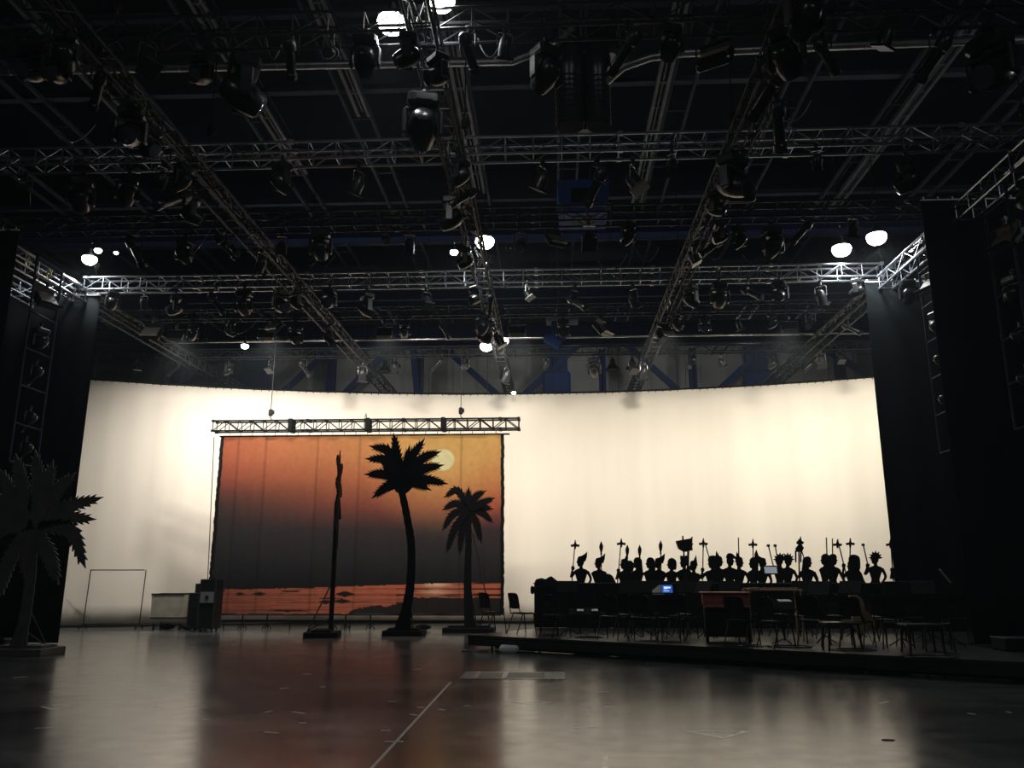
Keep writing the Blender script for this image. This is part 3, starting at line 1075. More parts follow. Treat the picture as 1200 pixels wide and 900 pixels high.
def art(u, v):                            # u from the left, v from the top
    # print in pixels of the photographed cloth
    x, y = 258 + u * 330, 511 + v * 209
    for (a, l0, r0), (b_, l1, r1) in zip(STOP, STOP[1:]):
        if v <= b_ or b_ == .84:
            t = (v - a) / (b_ - a)
            c = lerp(lerp(l0, l1, t), lerp(r0, r1, t), u ** .8)
            break
    # yellower towards the sun
    ds = math.hypot(x - 520, (y - 541))
    c = lerp((222, 178, 92), c, .25 + .75 * min(1, ds / 95))
    c = lerp((226, 212, 150), c, sst(12.0, 14.0, ds))
    if y > 683.5 + 8 * (1 - sst(270, 600, x)) + .8 * vn(x * .4):     # water
        w = (140, 78, 56)
        w = lerp(w, (196, 104, 70), min(1, u * 1.6))
        st = vn(y * 1.15 + 7) * .7 + vn(x * .045 + y * .9) * .5
        dark = (42, 34, 32)
        k = sst(.62, .80, st) * (.35 + .5 * (x > 470))
        c = lerp(w, dark, k)
        gl = math.exp(-((x - 515) / 17) ** 2) * (math.exp(-((y - 686) / 3.2) ** 2) + .7 * math.exp(-((y - 695) / 3.6) ** 2))
        c = lerp(c, (250, 205, 160), gl)
        # shore and islets
        sh = 724 - 16 * sst(395, 440, x) - 5 * sst(440, 520, x) + 3.5 * vn(x * .12) + 1.5 * vn(x * .5)
        if y > sh or (x > 480 and y > 700.5 + 1.2 * vn(x * .2)):
            c = (44, 40, 36)
        for (ix, iy, iw, ih) in ((292, 697, 7, 2.2), (314, 697, 9, 2.6), (412, 697, 12, 4), (396, 702, 16, 1.2), (409, 705, 12, 3), (268, 694, 9, 1.4), (350, 694, 20, 1), (348, 716, 30, 1.4), (390, 706, 9, 3)):
            if abs(x - ix) / iw + abs(y - iy) / ih * (1 if y > iy else 1.2) < 1:
                c = (36, 32, 30)
    seam = min(abs(x - s_) for s_ in (277, 310, 422, 541, 372))
    if seam < 1.2:
        c = tuple(k_ * .88 for k_ in c)
    c = srgb(c)
    return tuple(min(.95, (a * .95 + .05 * (c[0] + c[1] + c[2]) / 3) * .78 / k_) for a, k_ in zip(c, (.72, .66, .53)))


NU, NV = 330, 230
me = bpy.data.meshes.new('painted_cloth')
vs, fs, cl = [], [], []
for i in range(NU + 1):
    for j in range(NV + 1):
        u, v = i / NU, j / NV
        rip = .03 * math.sin(u * 37) * (.4 + v) + .02 * math.sin(u * 83 + v * 2)
        vs.append((X0 + (X1_ - X0) * u - (X0 + X1_) / 2, rip, Z1 + (Z0 - Z1) * v - zt_))
        cl.append(art(u, v))
for i in range(NU):
    for j in range(NV):
        k = i * (NV + 1) + j
        fs.append((k, k + 1, k + NV + 2, k + NV + 1))
me.from_pydata(vs, [], fs)
ca = me.color_attributes.new('paint', 'FLOAT_COLOR', 'POINT')
ca.data.foreach_set('color', [x for c in cl for x in (*c, 1)])
for p in me.polygons:
    p.use_smooth = True
m = bpy.data.materials.new('painted translucent muslin')
m.use_nodes = True
nt = m.node_tree
nt.nodes.clear()
out = nt.nodes.new('ShaderNodeOutputMaterial')
atn = nt.nodes.new('ShaderNodeAttribute')
atn.attribute_name = 'paint'
tc = nt.nodes.new('ShaderNodeTexCoord')
nz = nt.nodes.new('ShaderNodeTexNoise')
nz.inputs['Scale'].default_value = 6
mr = nt.nodes.new('ShaderNodeMapRange')
mr.inputs['To Min'].default_value = .85
mr.inputs['To Max'].default_value = 1.15
vm = nt.nodes.new('ShaderNodeVectorMath')
vm.operation = 'SCALE'
nt.links.new(tc.outputs['Object'], nz.inputs['Vector'])
nt.links.new(nz.outputs['Fac'], mr.inputs['Value'])
nt.links.new(atn.outputs['Color'], vm.inputs[0])
nt.links.new(mr.outputs[0], vm.inputs['Scale'])
df = nt.nodes.new('ShaderNodeBsdfDiffuse')
tr = nt.nodes.new('ShaderNodeBsdfTranslucent')
mx = nt.nodes.new('ShaderNodeMixShader')
mx.inputs[0].default_value = .80
nt.links.new(vm.outputs[0], df.inputs['Color'])
nt.links.new(vm.outputs[0], tr.inputs['Color'])
nt.links.new(df.outputs[0], mx.inputs[1])
nt.links.new(tr.outputs[0], mx.inputs[2])
nt.links.new(mx.outputs[0], out.inputs['Surface'])
me.materials.append(m)
bd = empty('sunset_cloth', ((X0 + X1_) / 2, YD - .02, zt_))
cl_o = bpy.data.objects.new('painted_cloth', me)
col.objects.link(cl_o)
cl_o.parent = bd
hw = (X1_ - X0) / 2
MB().tube([(-hw - .12, 0, Z1 - zt_ + .02), (hw + .25, 0, Z1 - zt_ + .02)], .028, 6).build('top_pipe', 'blackmetal', bd)
MB().tube([(-hw, 0, Z0 - zt_), (hw, 0, Z0 - zt_)], .035, 6).build('bottom_pipe', 'blackmetal', bd)
for sx in (-1, 1):
    mb = MB()
    for k in range(60):
        z0_ = Z0 - zt_ + (Z1 - Z0) * k / 60
        mb.box((sx * (hw + .02 + .03 * hsh(k)), 0, z0_ + .05), (.10, .03, .11))
    mb.build('black_border', 'blackmetal', bd)
mb = MB()
for k in range(24):
    x = -hw + 2 * hw * (k + .5) / 24
    mb.tube([(x, 0, Z1 - zt_), (x + .01, 0, -.2)], .010, 4)
mb.build('tie', 'blackmetal', bd)
tag(bd, 'painted sunset sea backdrop with a pale sun, hanging from the black truss', 'backdrop', kind='thing')
# a thin line hanging left of it
p, q = at(251, 512, YD), at(243, 690, YD)
o = MB().tube([(0, 0, 0), (q - p)], .014, 5).build('guide_rope', 'cable', loc=p)
tag(o, 'thin rope hanging left of the sunset backdrop', 'rope')


# ------------------------------------------------------------------ flat cut-out palms
def catmull(pts, n_=8):
    out_ = []
    P_ = [Vector(p) for p in pts]
    P_ = [P_[0] * 2 - P_[1]] + P_ + [P_[-1] * 2 - P_[-2]]
    for i in range(1, len(P_) - 2):
        for k in range(n_):
            t = k / n_
            a, b_, c, d = P_[i - 1], P_[i], P_[i + 1], P_[i + 2]
            out_.append(.5 * ((2 * b_) + (c - a) * t + (2 * a - 5 * b_ + 4 * c - d) * t * t + (3 * b_ - a - 3 * c + d) * t ** 3))
    out_.append(P_[-2])
    return out_


def frond(root, mid, tip, w, teeth=9, droop_=1.0):
    sp = catmull([root, mid, tip], 24)
    L, Rr = [], []
    k = len(sp)
    for q_ in range(teeth * 2 + 1):
        t = q_ / (teeth * 2)
        i = min(k - 1, int(round(t * (k - 1))))
        p = sp[i]
        d = (sp[min(i + 1, k - 1)] - sp[max(i - 1, 0)]).normalized()
        nn = Vector((-d.y, d.x))
        wid = w * (.35 + .65 * math.sin(PI * min(1, t * .80 + .16)) ** .8)
        out_t = q_ % 2 == 1
        tooth = 1.0 if out_t else .60
        off = d * w * (.55 if out_t else -.1)
        L.append(p + nn * wid * tooth + off)
        Rr.append(p - nn * wid * tooth * 1.1 + off)
    poly = L + [sp[-1] + (sp[-1] - sp[-2]).normalized() * w * 1.0] + list(reversed(Rr))
    return [(p.x, p.y) for p in poly]


def palm(Y, base_px, base_py, crown, tips, trunk, wfr, label, grey=False, rz=0.0, base_w=1.3, brace=True, zbase=0.0, crown_r=9, brace_dir=1, at_x=None, pxs=None):
    """crown, tips, trunk in picture measure, turned to metres on the plane Y."""
    o0 = at(base_px, base_py, Y)
    mt = 'plygrey' if grey else 'plyblack'

    def L(px, py):
        p = at(px, py, Y)
        return Vector((p.x - o0.x, p.z - zbase))
    kpx = (at(110, base_py, Y) - at(100, base_py, Y)).x / 10
    r_ = empty('palm_cutout', (o0.x if at_x is None else at_x, Y, zbase), rz)
    # trunk
    sp = catmull([L(x, y) for x, y, w in trunk], 6)
    ws = []
    for i in range(len(trunk) - 1):
        for k in range(6):
            ws.append(trunk[i][2] + (trunk[i + 1][2] - trunk[i][2]) * k / 6)
    ws.append(trunk[-1][2])
    A_, B_ = [], []
    for i, p in enumerate(sp):
        d = (sp[min(i + 1, len(sp) - 1)] - sp[max(i - 1, 0)]).normalized()
        nn = Vector((-d.y, d.x))
        jag = 1 + .10 * (i % 2)
        A_.append(p + nn * ws[i] * kpx / 2 * jag)
        B_.append(p - nn * ws[i] * kpx / 2 * jag)
    MB().prism([(p.x, p.y) for p in A_ + list(reversed(B_))], -.015, .015).build('trunk', mt, r_)
    c = L(*crown)
    for k, (tx_, ty_, mx_, my_) in enumerate(tips):
        yo = .004 * (k % 4)
        poly = frond(c, L(mx_, my_), L(tx_, ty_), wfr * kpx, teeth=11)
        MB().prism(poly, -.018 - yo, .012 + yo).build('frond', mt, r_)
    mb = MB()
    mb.prism([(c.x + crown_r * kpx * math.cos(a) * (1 + .15 * (i % 2)), c.y + crown_r * kpx * 1.2 * math.sin(a)) for i, a in enumerate([2 * PI * q_ / 14 for q_ in range(14)])], -.02, .02)
    mb.build('crown_heart', mt, r_)
    # base and brace
    MB().box((0, .25 * brace_dir, .07), (base_w, .9, .14), bev=.01).box((0, .25 * brace_dir, .17), (base_w * .8, .5, .06), bev=.01).build('base', mt, r_)
    if pxs:
        MB().tube([(0, .05, .1), (0, .05, c.y * .97)], .055, 4).build('post', mt, r_)
    if brace:
        bx = sp[len(sp) // 3]
        b2 = bx.y
        mb = MB()
        mb.tube([(.18, .68 * brace_dir, .14), (.03 + bx.x * .2, .04 * brace_dir, b2 * .62)], .022, 5)
        mb.tube([(.18, .68 * brace_dir, .14), (.05, .04 * brace_dir, .5)], .02, 5)
        mb.build('brace', 'wood', r_)
    tag(r_, label, 'palm tree cutout', 'flat palm tree cutouts')
    return r_


pal2 = dict(crown=(472, 566), tips=[(438, 524, 456, 530), (434, 538, 455, 540), (433, 556, 450, 556), (441, 580, 456, 569), (462, 513, 466, 540), (494, 519, 481, 538),
                                    (511, 531, 494, 538), (514, 546, 496, 550), (519, 566, 498, 562), (479, 528, 476, 545), (450, 545, 460, 553), (500, 572, 487, 566)])
palm(23.6, 472, 746, pal2['crown'], pal2['tips'], [(470, 572, 7.5), (477, 606, 8), (482, 640, 8.5), (481, 684, 9), (476, 715, 11), (470, 747, 21)], 7.0,
     'tall black flat palm standing before the sunset backdrop, near its sun', base_w=1.1, brace_dir=1, crown_r=11)
p3_ = palm(25.0, 549, 741, (549, 597), [(524, 581, 536, 575), (522, 596, 534, 590), (521, 618, 532, 602), (525, 643, 534, 618), (539, 645, 542, 622), (563, 632, 558, 612),
                                  (575, 610, 564, 600), (576, 585, 563, 590), (566, 577, 557, 582), (549, 575, 548, 586), (574, 596, 562, 594)],
     [(549, 606, 6), (549, 640, 7), (548, 680, 8), (549, 715, 9), (552, 741, 14)], 5.3,
     'shorter black flat palm at the right edge of the sunset backdrop', base_w=1.5, brace_dir=1, crown_r=8)
palm(17.3, 20, 772, (36, 618), [(112, 585, 74, 596), (97, 657, 82, 620), (66, 676, 56, 645), (82, 560, 62, 580), (42, 536, 44, 572), (60, 548, 52, 575), (2, 556, 16, 584), (-24, 575, 8, 592),
                                (-30, 604, 0, 602), (-22, 650, 2, 620), (0, 694, 12, 655), (30, 668, 34, 645), (20, 540, 26, 572), (104, 608, 70, 606), (-40, 625, -6, 612)],
     [(37, 625, 12), (37, 660, 12), (33, 700, 12), (27, 735, 13), (17, 772, 24)], 10.0,
     'large front-lit grey flat palm at the left edge beside the curtain', grey=True, base_w=1.2, brace_dir=1, crown_r=12)
a_, b2_ = at(554, 625, 25.3), at(569, 694, 25.3)
o_ = p3_.location
MB().tube([(a_.x - o_.x, .3, a_.z), (b2_.x - o_.x, .3, b2_.z), (b2_.x - o_.x + .12, .3, .2)], .022, 6).build('brace', 'wood', p3_)
# the one seen edge-on: its flat side faces sideways
e = at(389, 745, 23.2)
palm(23.2, 389, 748, (393, 583), [(360, 545, 376, 548), (365, 570, 378, 570), (366, 600, 378, 590), (374, 622, 384, 604), (392, 536, 392, 560), (424, 545, 408, 552), (426, 575, 410, 572), (422, 602, 408, 592), (404, 636, 400, 610)],
     [(391, 590, 8), (394, 640, 8), (392, 690, 9), (388, 746, 14)], 7, 'black flat palm turned edge-on in front of the sunset backdrop', rz=math.radians(99), base_w=1.2, brace_dir=1, crown_r=8, at_x=e.x, pxs=1)

# ------------------------------------------------------------------ orchestra platform
DZ = .32
DA = Vector((-1.0, 19.15))
DB = Vector((.55, 21.75))
fr = Vector((math.cos(math.radians(-33)), math.sin(math.radians(-33))))
pA = atz(548, 744, DZ)
pR = atz(1200, 776, DZ)
DA = Vector((pA.x, pA.y))
dv = (Vector((pR.x, pR.y)) - DA).normalized()
pB = atz(625, 737, DZ)
DB = Vector((pB.x, pB.y))
DC = DA + dv * 16.0
deckpoly = [(DA.x, DA.y), (DC.x, DC.y), (DC.x + 3, 22.1), (DB.x + .2, 22.1), (DB.x, DB.y)]
r_ = empty('orchestra_platform', (0, 0, 0))
MB().prismz(deckpoly, DZ - .05, DZ).build('deck_top', 'deck', r_)
mb = MB()
nrm = Vector((dv.y, -dv.x))
for a, b_ in ((DA, DC),):
    c = (a + b_) / 2
    L_ = (b_ - a).length
    mb.box((c.x + nrm.x * -.03, c.y + nrm.y * -.03, DZ - .13), (L_, .03, .18), Matrix.Rotation(math.atan2(dv.y, dv.x), 3, 'Z'))
mb.build('fascia', 'fascia', r_)
sv = (DB - DA)
c = (DA + DB) / 2
MB().box((c.x + .03, c.y, DZ - .13), (sv.length, .03, .16), Matrix.Rotation(math.atan2(sv.y, sv.x), 3, 'Z')).build('side_fascia', 'fascia', r_)
MB().box((DA.x + dv.x * 7.9 - nrm.x * .5, DA.y + dv.y * 7.9 - nrm.y * .5, DZ / 2 - .04), (15, .03, DZ - .1), Matrix.Rotation(math.atan2(dv.y, dv.x), 3, 'Z')).build('skirt', 'fascia', r_)
for k in range(12):
    for q_ in (0, 1):
        p = DA + dv * (.5 + k * 1.25) - nrm * (.25 + q_ * 1.6)
        if q_ and k < 1:
            continue
        MB().tube([(p.x, p.y, 0), (p.x, p.y, DZ - .05)], .03, 8).build('leg', 'blackmetal', r_)
tag(r_, 'low black orchestra platform on short legs', 'platform')

# black masking wall along the rear of the orchestra
wx0 = xon(626, 21.9, 1.0)
WT = at(640, 684.5, 21.9).z
r_ = empty('masking_wall', (wx0, 21.95, DZ + .004))
MB().box((6.6, 0, (WT - DZ) / 2), (13.2, .06, WT - DZ)).build('panel', 'serge', r_)
MB().box((6.6, 0, WT - DZ + .015), (13.25, .12, .03), bev=.005).build('cap_rail', 'wood', r_)
mb = MB()
for k in range(90):
    mb.tube([(.07 + k * .146, -.035, .03), (.07 + k * .146 + .02 * math.sin(k), -.045, WT - DZ - .02)], .028, 5)
mb.build('cloth_pleat', 'serge', r_)
MB().box((-.04, -.12, (WT - DZ) * .86), (.1, .2, .2), bev=.04).build('cloth_knot', 'serge', r_)
tag(r_, 'long waist high black draped wall behind the orchestra chairs', 'masking wall')

# ------------------------------------------------------------------ warrior cut-outs
YS = 23.0
kp = YS / F * 1.03


def sp_(cx, cy, pts):
    return [(cx + x, cy + y) for x, y in pts]


def sm_closed(pts, n_=4):
    P_ = [Vector(p) for p in pts]
    k = len(P_)
    out_ = []
    for i in range(k):
        a, b_, c, d = P_[i - 1], P_[i], P_[(i + 1) % k], P_[(i + 2) % k]
        for j in range(n_):
            t = j / n_
            out_.append(.5 * ((2 * b_) + (c - a) * t + (2 * a - 5 * b_ + 4 * c - d) * t * t + (3 * b_ - a - 3 * c + d) * t ** 3))
    return out_


def spear_poly(x, y, kind):
    return [(x + (a - x) * 1.35, y + (b_ - y) * 1.15) for a, b_ in spear_shape(x, y, kind)]


def spear_shape(x, y, kind):
    if kind == 'trident':
        return [(x, y), (x + 1.2, y + 5), (x + 4, y + 5.5), (x + 3.4, y + 8), (x + 1, y + 7.4), (x + .7, y + 10), (x - .7, y + 10), (x - 1, y + 7.4), (x - 3.4, y + 8), (x - 4, y + 5.5), (x - 1.2, y + 5)]
    if kind == 'leaf':
        return [(x, y), (x + 1.7, y + 5), (x + 1.5, y + 8), (x + .6, y + 12), (x + .9, y + 14), (x - .9, y + 14), (x - .6, y + 12), (x - 1.5, y + 8), (x - 1.7, y + 5)]
    if kind == 'knob':
        return [(x - 1.3, y), (x + 1.3, y), (x + 1.4, y + 2.5), (x - 1.4, y + 2.5)]
    return [(x, y), (x + 1.6, y + 4.5), (x + .6, y + 6), (x - .6, y + 6), (x - 1.6, y + 4.5)]


def warrior(cx, top, cap, label, spear=None, arms='akimbo', face=-1, w=1.0, Y=YS, extra=None):
    """cx: column of the body, top: row of the skull; picture measure on the plane Y."""
    o0 = at(cx, 747, Y)
    r_ = empty('warrior_cutout', (o0.x, Y, 0))

    def L(p):
        q = at(p[0], p[1], Y)
        return (q.x - o0.x, max(0.0, q.z))

    def pr(pts, nm, th, smooth=True, mt='plyblack', parent=None):
        q = [L((p[0], p[1])) for p in (sm_closed(pts) if smooth else pts)]
        return MB().prism(q, -th, th).build(nm, mt, parent or r_)
    T = top
    f = face
    # one continuous body outline: neck, shoulders, waist, robe to the floor
    hw_ = 8.8 * w
    body = [(cx - 1.5, T + 8), (cx + 1.5, T + 8), (cx + 2.2, T + 11.8), (cx + hw_ * .7, T + 13.4), (cx + hw_, T + 16), (cx + hw_ * .80, T + 20), (cx + hw_ * .66, T + 24),
            (cx + hw_ * .52, T + 29), (cx + hw_ * .85, T + 35), (cx + hw_ * 1.0, T + 45), (cx + hw_ * 1.2, 747), (cx - hw_ * 1.2, 747), (cx - hw_ * 1.0, T + 45),
            (cx - hw_ * .85, T + 35), (cx - hw_ * .52, T + 29), (cx - hw_ * .66, T + 24), (cx - hw_ * .80, T + 20), (cx - hw_, T + 16), (cx - hw_ * .7, T + 13.4), (cx - 2.2, T + 11.8)]
    pr(body, 'body', .015)
    # head with profile
    hx = cx + f * .5
    head = [(hx - f * 3.4, T + 4), (hx - f * 2.6, T + .8), (hx, T), (hx + f * 2.6, T + 1), (hx + f * 3.2, T + 3.6), (hx + f * 4.4, T + 5.6), (hx + f * 3.3, T + 6.4), (hx + f * 3.4, T + 7.6),
            (hx + f * 2.2, T + 9.8), (hx - f * .6, T + 9.6), (hx - f * 2.9, T + 7.6)]
    def big(pts):
        return [(hx + (x - hx) * 1.18, T + 10 + (y - T - 10) * 1.12) for x, y in pts]
    pr(big(head), 'head', .013)
    if cap == 'pointed':
        pr(big([(hx + f * 3.6, T + 3.6), (hx + f * 2.6, T - .4), (hx - f * 1, T - 1.4), (hx - f * 4.0, T - 3.2), (hx - f * 6.6, T - 5.8), (hx - f * 6.2, T), (hx - f * 4.6, T + 5.0), (hx - f * 2, T + 3.4)]), 'cap', .018, False)
    elif cap == 'crest':
        pr(big([(hx + f * 3.6, T + 3), (hx + f * 2.4, T - .4), (hx + .4, T - 1), (hx - f * 2.6, T - 6.5), (hx - f * 3.6, T - .2), (hx - f * 4.4, T + 5), (hx - f * 2, T + 3)]), 'cap', .018, False)
    elif cap == 'tall':
        pr(big([(hx + f * 3.6, T + 3), (hx + f * 3.8, T - 2.4), (hx, T - 2.0), (hx - f * 4.0, T - 3), (hx - f * 3.8, T + 4), (hx, T + 3)]), 'cap', .018, False)
    elif cap == 'hat':
        pr(big([(hx - f * 3.6, T + 2), (hx - f * 2.6, T - 2.2), (hx, T - 3.2), (hx + f * 2.8, T - 2), (hx + f * 5.5, T + .6), (hx + f * 7, T + 3), (hx + f * 3, T + 2.6)]), 'hat', .018)
    elif cap == 'crown':
        pts = []
        for k in range(15):
            a = PI * (1.08 - 1.16 * k / 14)
            rr_ = 7.0 if k % 2 else 4.5
            pts.append((cx + rr_ * math.cos(a), T + 3.4 - rr_ * 1.05 * math.sin(a)))
        pr(big(pts), 'crown', .018, False)
    elif cap == 'long':
        pr(big([(hx + f * 3.4, T + 3), (hx + f * 2, T - .8), (hx - f * 1.5, T - 1.4), (hx - f * 4.6, T + 1.2), (hx - f * 5.2, T + 7), (hx - f * 5.8, T + 14), (hx - f * 4.2, T + 18), (hx - f * 1.2, T + 14), (hx + f * .5, T + 6)]), 'hair', .018)
    elif cap == 'bob':
        pr(big([(hx + f * 3.4, T + 3), (hx + f * 2, T - .8), (hx - f * 1.5, T - 1.6), (hx - f * 4.8, T + 1.2), (hx - f * 5.4, T + 6), (hx - f * 4.6, T + 10.5), (hx - f * 1.6, T + 10), (hx + f * .5, T + 6)]), 'hair', .018)
    elif cap == 'afro':
        pr(big([(hx + f * 4.0, T + 3), (hx + f * 2.8, T - 2.4), (hx - f * 1.5, T - 3.4), (hx - f * 6, T - 1), (hx - f * 7.2, T + 5), (hx - f * 6.8, T + 12), (hx - f * 3.6, T + 13), (hx - f * 1, T + 8)]), 'hair', .018)

    def arm(pts, nm='arm'):
        sp2 = catmull([Vector(p) for p in pts], 5)
        A_, B_ = [], []
        for i, p in enumerate(sp2):
            t = i / (len(sp2) - 1)
            d = (sp2[min(i + 1, len(sp2) - 1)] - sp2[max(i - 1, 0)]).normalized()
            nn = Vector((-d.y, d.x))
            ww = (1.75 - .75 * t)
            A_.append(p + nn * ww)
            B_.append(p - nn * ww)
        e_ = A_ + list(reversed(B_))
        q = [L(p) for p in e_]
        MB().prism(q, -.012, .017).build(nm, 'plyblack', r_)
    sd = 1 if spear and spear[0] > cx else -1
    if arms in ('akimbo', 'both'):
        s2 = -sd if spear else -f
        arm([(cx + s2 * (hw_ - 1), T + 15.5), (cx + s2 * (hw_ + 3), T + 25), (cx + s2 * (hw_ - 2), T + 33)])
        if arms == 'both':
            arm([(cx - s2 * (hw_ - 1), T + 15.5), (cx - s2 * (hw_ + 3), T + 25), (cx - s2 * (hw_ - 2), T + 33)])
    if spear:
        x0_, y0_, x1s, y1s, kd = spear
        if arms != 'none':
            hyp = T + 12 if arms != 'high' else T + 8
            hx2 = x0_ + (x1s - x0_) * (hyp - y0_) / (y1s - y0_)
            arm([(cx + sd * (hw_ - 1.2), T + 16), (cx + sd * (hw_ + 3.4 if abs(hx2 - cx) > hw_ else hw_ + 1), T + 22), (hx2, hyp)])
            MB().prism([L(p) for p in sm_closed([(hx2 - 1.6, hyp - 2.4), (hx2 + 1.6, hyp - 2.2), (hx2 + 1.9, hyp + 1), (hx2, hyp + 2.6), (hx2 - 1.9, hyp + 1)])], -.02, .022).build('hand', 'plyblack', r_)
        a_, b2_ = L((x0_, y0_ + 1)), L((x1s, y1s))
        spo = MB().tube([(a_[0], -.03, a_[1]), (b2_[0], -.03, b2_[1])], .016, 6)
        spo = spo.build('spear', 'plyblack', r_)
        if kd != 'plain':
            MB().prism([L(p) for p in spear_poly(x0_, y0_, kd)], -.035, -.02).build('spear_head', 'plyblack', spo)
    if extra == 'shield':
        pr([(cx + 3, T + 22), (cx + 8, T + 17), (cx + 14, T + 17.5), (cx + 18, T + 23), (cx + 20, T + 30), (cx + 17, T + 40), (cx + 6, T + 42)], 'shield', .02)
    if extra == 'cape':
        pr([(cx + 3, T + 13), (cx + 9, T + 16), (cx + 13, T + 26), (cx + 18, T + 32), (cx + 16, T + 44), (cx + 4, T + 44)], 'cape', .02)
    if extra == 'arm_out':
        arm([(cx + 7, T + 16), (cx + 12, T + 26), (cx + 15, T + 33)])
    MB().box((0, .14, .03), (.30, .30, .06)).build('base', 'plyblack', r_)
    MB().tube([(0, .27, .05), (0, .03, 1.2)], .018, 5).build('brace', 'wood', r_)
    tag(r_, label, 'warrior cutout', 'black warrior cutouts')
    return r_


W_ = [
    (681, 654, 'pointed', 'black flat warrior, the leftmost, holding a barbed spear beside a swept cap', (674, 632, 670, 684, 'trident'), 'akimbo', -1, .95, None),
    (702, 656, 'pointed', 'black flat warrior with tall swept cap and round cape, second from the left', (704.5, 634, 705, 700, 'leaf'), 'none', -1, 1.05, 'shield'),
    (732, 657, 'crest', 'black flat warrior with a short crest, between two spears left of the tablet', (728, 630, 723, 690, 'trident'), 'low', -1, 1.0, None),
    (738, 660, 'bob', 'black flat warrior almost hidden, holding the leaf tipped spear behind the crested one', (735, 638, 736, 700, 'leaf'), 'none', 1, .8, None),
    (747, 656, 'long', 'black flat long-haired figure, the left one of two side by side', (749.5, 638, 750, 700, 'leaf'), 'none', -1, .9, None),
    (762, 656, 'long', 'black flat long-haired figure, the right one of two side by side', None, 'none', -1, .9, None),
    (772, 656, 'pointed', 'black flat warrior with a swept cap and leaf tipped spear above the blue tablet', (774, 633, 775, 700, 'leaf'), 'none', -1, .95, None),
    (787, 657, 'bob', 'black flat figure with bobbed hair and hands on hips left of the monitor', None, 'both', -1, .85, None),
    (802, 655, 'tall', 'black flat figure in a flat topped cap under the monitor', (807, 645, 806, 700, 'plain'), 'akimbo', -1, .95, None),
    (813, 659, 'crest', 'black flat figure with a spiked cap right of the monitor', None, 'none', -1, 1.0, None),
    (835, 656, 'afro', 'black flat big-haired warrior reaching left to a thick spear', (824, 630, 823, 690, 'trident'), 'low', -1, 1.1, None),
    (842, 654, 'crest', 'black flat figure leaning on a thin staff beside the big-haired warrior', (826, 636, 834, 664, 'plain'), 'none', 1, 1.1, None),
    (855, 653, 'hat', 'black flat figure in a brimmed hat tilted right', None, 'akimbo', 1, 1.0, None),
    (866, 655, 'crest', 'black flat warrior with an upright plain pole and bent arm, right of the brimmed hat', (865, 629, 867, 700, 'plain'), 'akimbo', 1, .95, None),
    (883, 656, 'bob', 'black flat round-headed warrior with barbed spear, right of the pole bearer', (882, 631, 883, 700, 'trident'), 'none', -1, .8, None),
    (893, 656, 'pointed', 'black flat warrior with spiked cap left of the grey lit screen', (886, 644, 887, 700, 'leaf'), 'akimbo', 1, .9, None),
    (914, 653, 'crown', 'black flat spiky-crowned figure, the left of the twin pair', (900, 638, 907, 668, 'knob'), 'none', -1, .9, None),
    (923, 653, 'crown', 'black flat spiky-crowned figure, the right of the twin pair', (908, 638, 913, 668, 'knob'), 'akimbo', 1, .9, None),
    (946, 655, 'long', 'black flat long-haired figure right of the ornate standard', (939, 644, 946, 668, 'plain'), 'akimbo', 1, 1.0, 'arm_out'),
    (967, 652, 'bob', 'black flat figure of the close couple, the left one', (968, 629, 970, 700, 'plain'), 'none', -1, .8, None),
    (976, 652, 'long', 'black flat figure of the close couple, the right one with arm out', (975, 630, 976, 700, 'plain'), 'none', 1, .95, 'arm_out'),
    (1000, 655, 'afro', 'black flat big-haired warrior raising one arm with a forked spear', (981, 631, 991, 672, 'trident'), 'high', -1, 1.0, 'cape'),
    (998, 659, 'bob', 'black flat warrior hidden behind the big-haired one, with barbed spear', (996, 630, 995, 700, 'trident'), 'none', -1, .7, None),
    (1026, 651, 'crown', 'black flat lone spiky-crowned figure with a thin rod, near the right curtain', (1011, 637, 1018, 668, 'knob'), 'akimbo', -1, 1.0, None),
    (1054, 656, 'tall', 'black flat warrior half hidden by the right curtain, holding a barbed spear', (1043, 631, 1047, 690, 'trident'), 'low', -1, 1.0, None),
]
for i, (cx, T, cap, lab, spr, arms, fc, w, ex) in enumerate(W_):
    warrior(cx, T, cap, lab, spr, arms, fc, w, Y=YS + .38 * (i % 3), extra=ex)

# ornate standard
p = at(937, 700, YS - .3)
r_ = empty('ornate_standard', (p.x, p.y, 0))


def Ls(px, py):
    q = at(px, py, YS - .3)
    return (q.x - p.x, q.z)


a_, b2_ = Ls(936, 632), Ls(938, 747)
MB().tube([(a_[0], 0, a_[1]), (b2_[0], 0, max(0, b2_[1]))], .02, 6).build('pole', 'plyblack', r_)
MB().prism([Ls(*q) for q in [(938, 628), (939.6, 634), (942, 635), (941, 638), (938.6, 637), (942, 642), (940, 646), (934, 647), (932, 643), (936, 638), (933, 637), (934, 634), (936.4, 634)]], -.02, .02).build('emblem', 'plyblack', r_)
for xx in (932.5, 938.5):
    MB().prism([Ls(*q) for q in [(xx - .9, 645), (xx + .9, 645), (xx + .8, 659), (xx - .8, 659)]], -.01, .01).build('tassel', 'plyblack', r_)
MB().box((b2_[0], 0, .03), (.5, .5, .06)).build('base', 'plyblack', r_)
tag(r_, 'black ornate standard with hanging tassels right of the twin crowns', 'standard')

# monitor on pole
p = at(801, 700, 22.62)
r_ = empty('stage_monitor', (p.x, p.y, 0))


def Lm(px, py):
    q = at(px, py, 22.62)
    return (q.x - p.x, q.z)


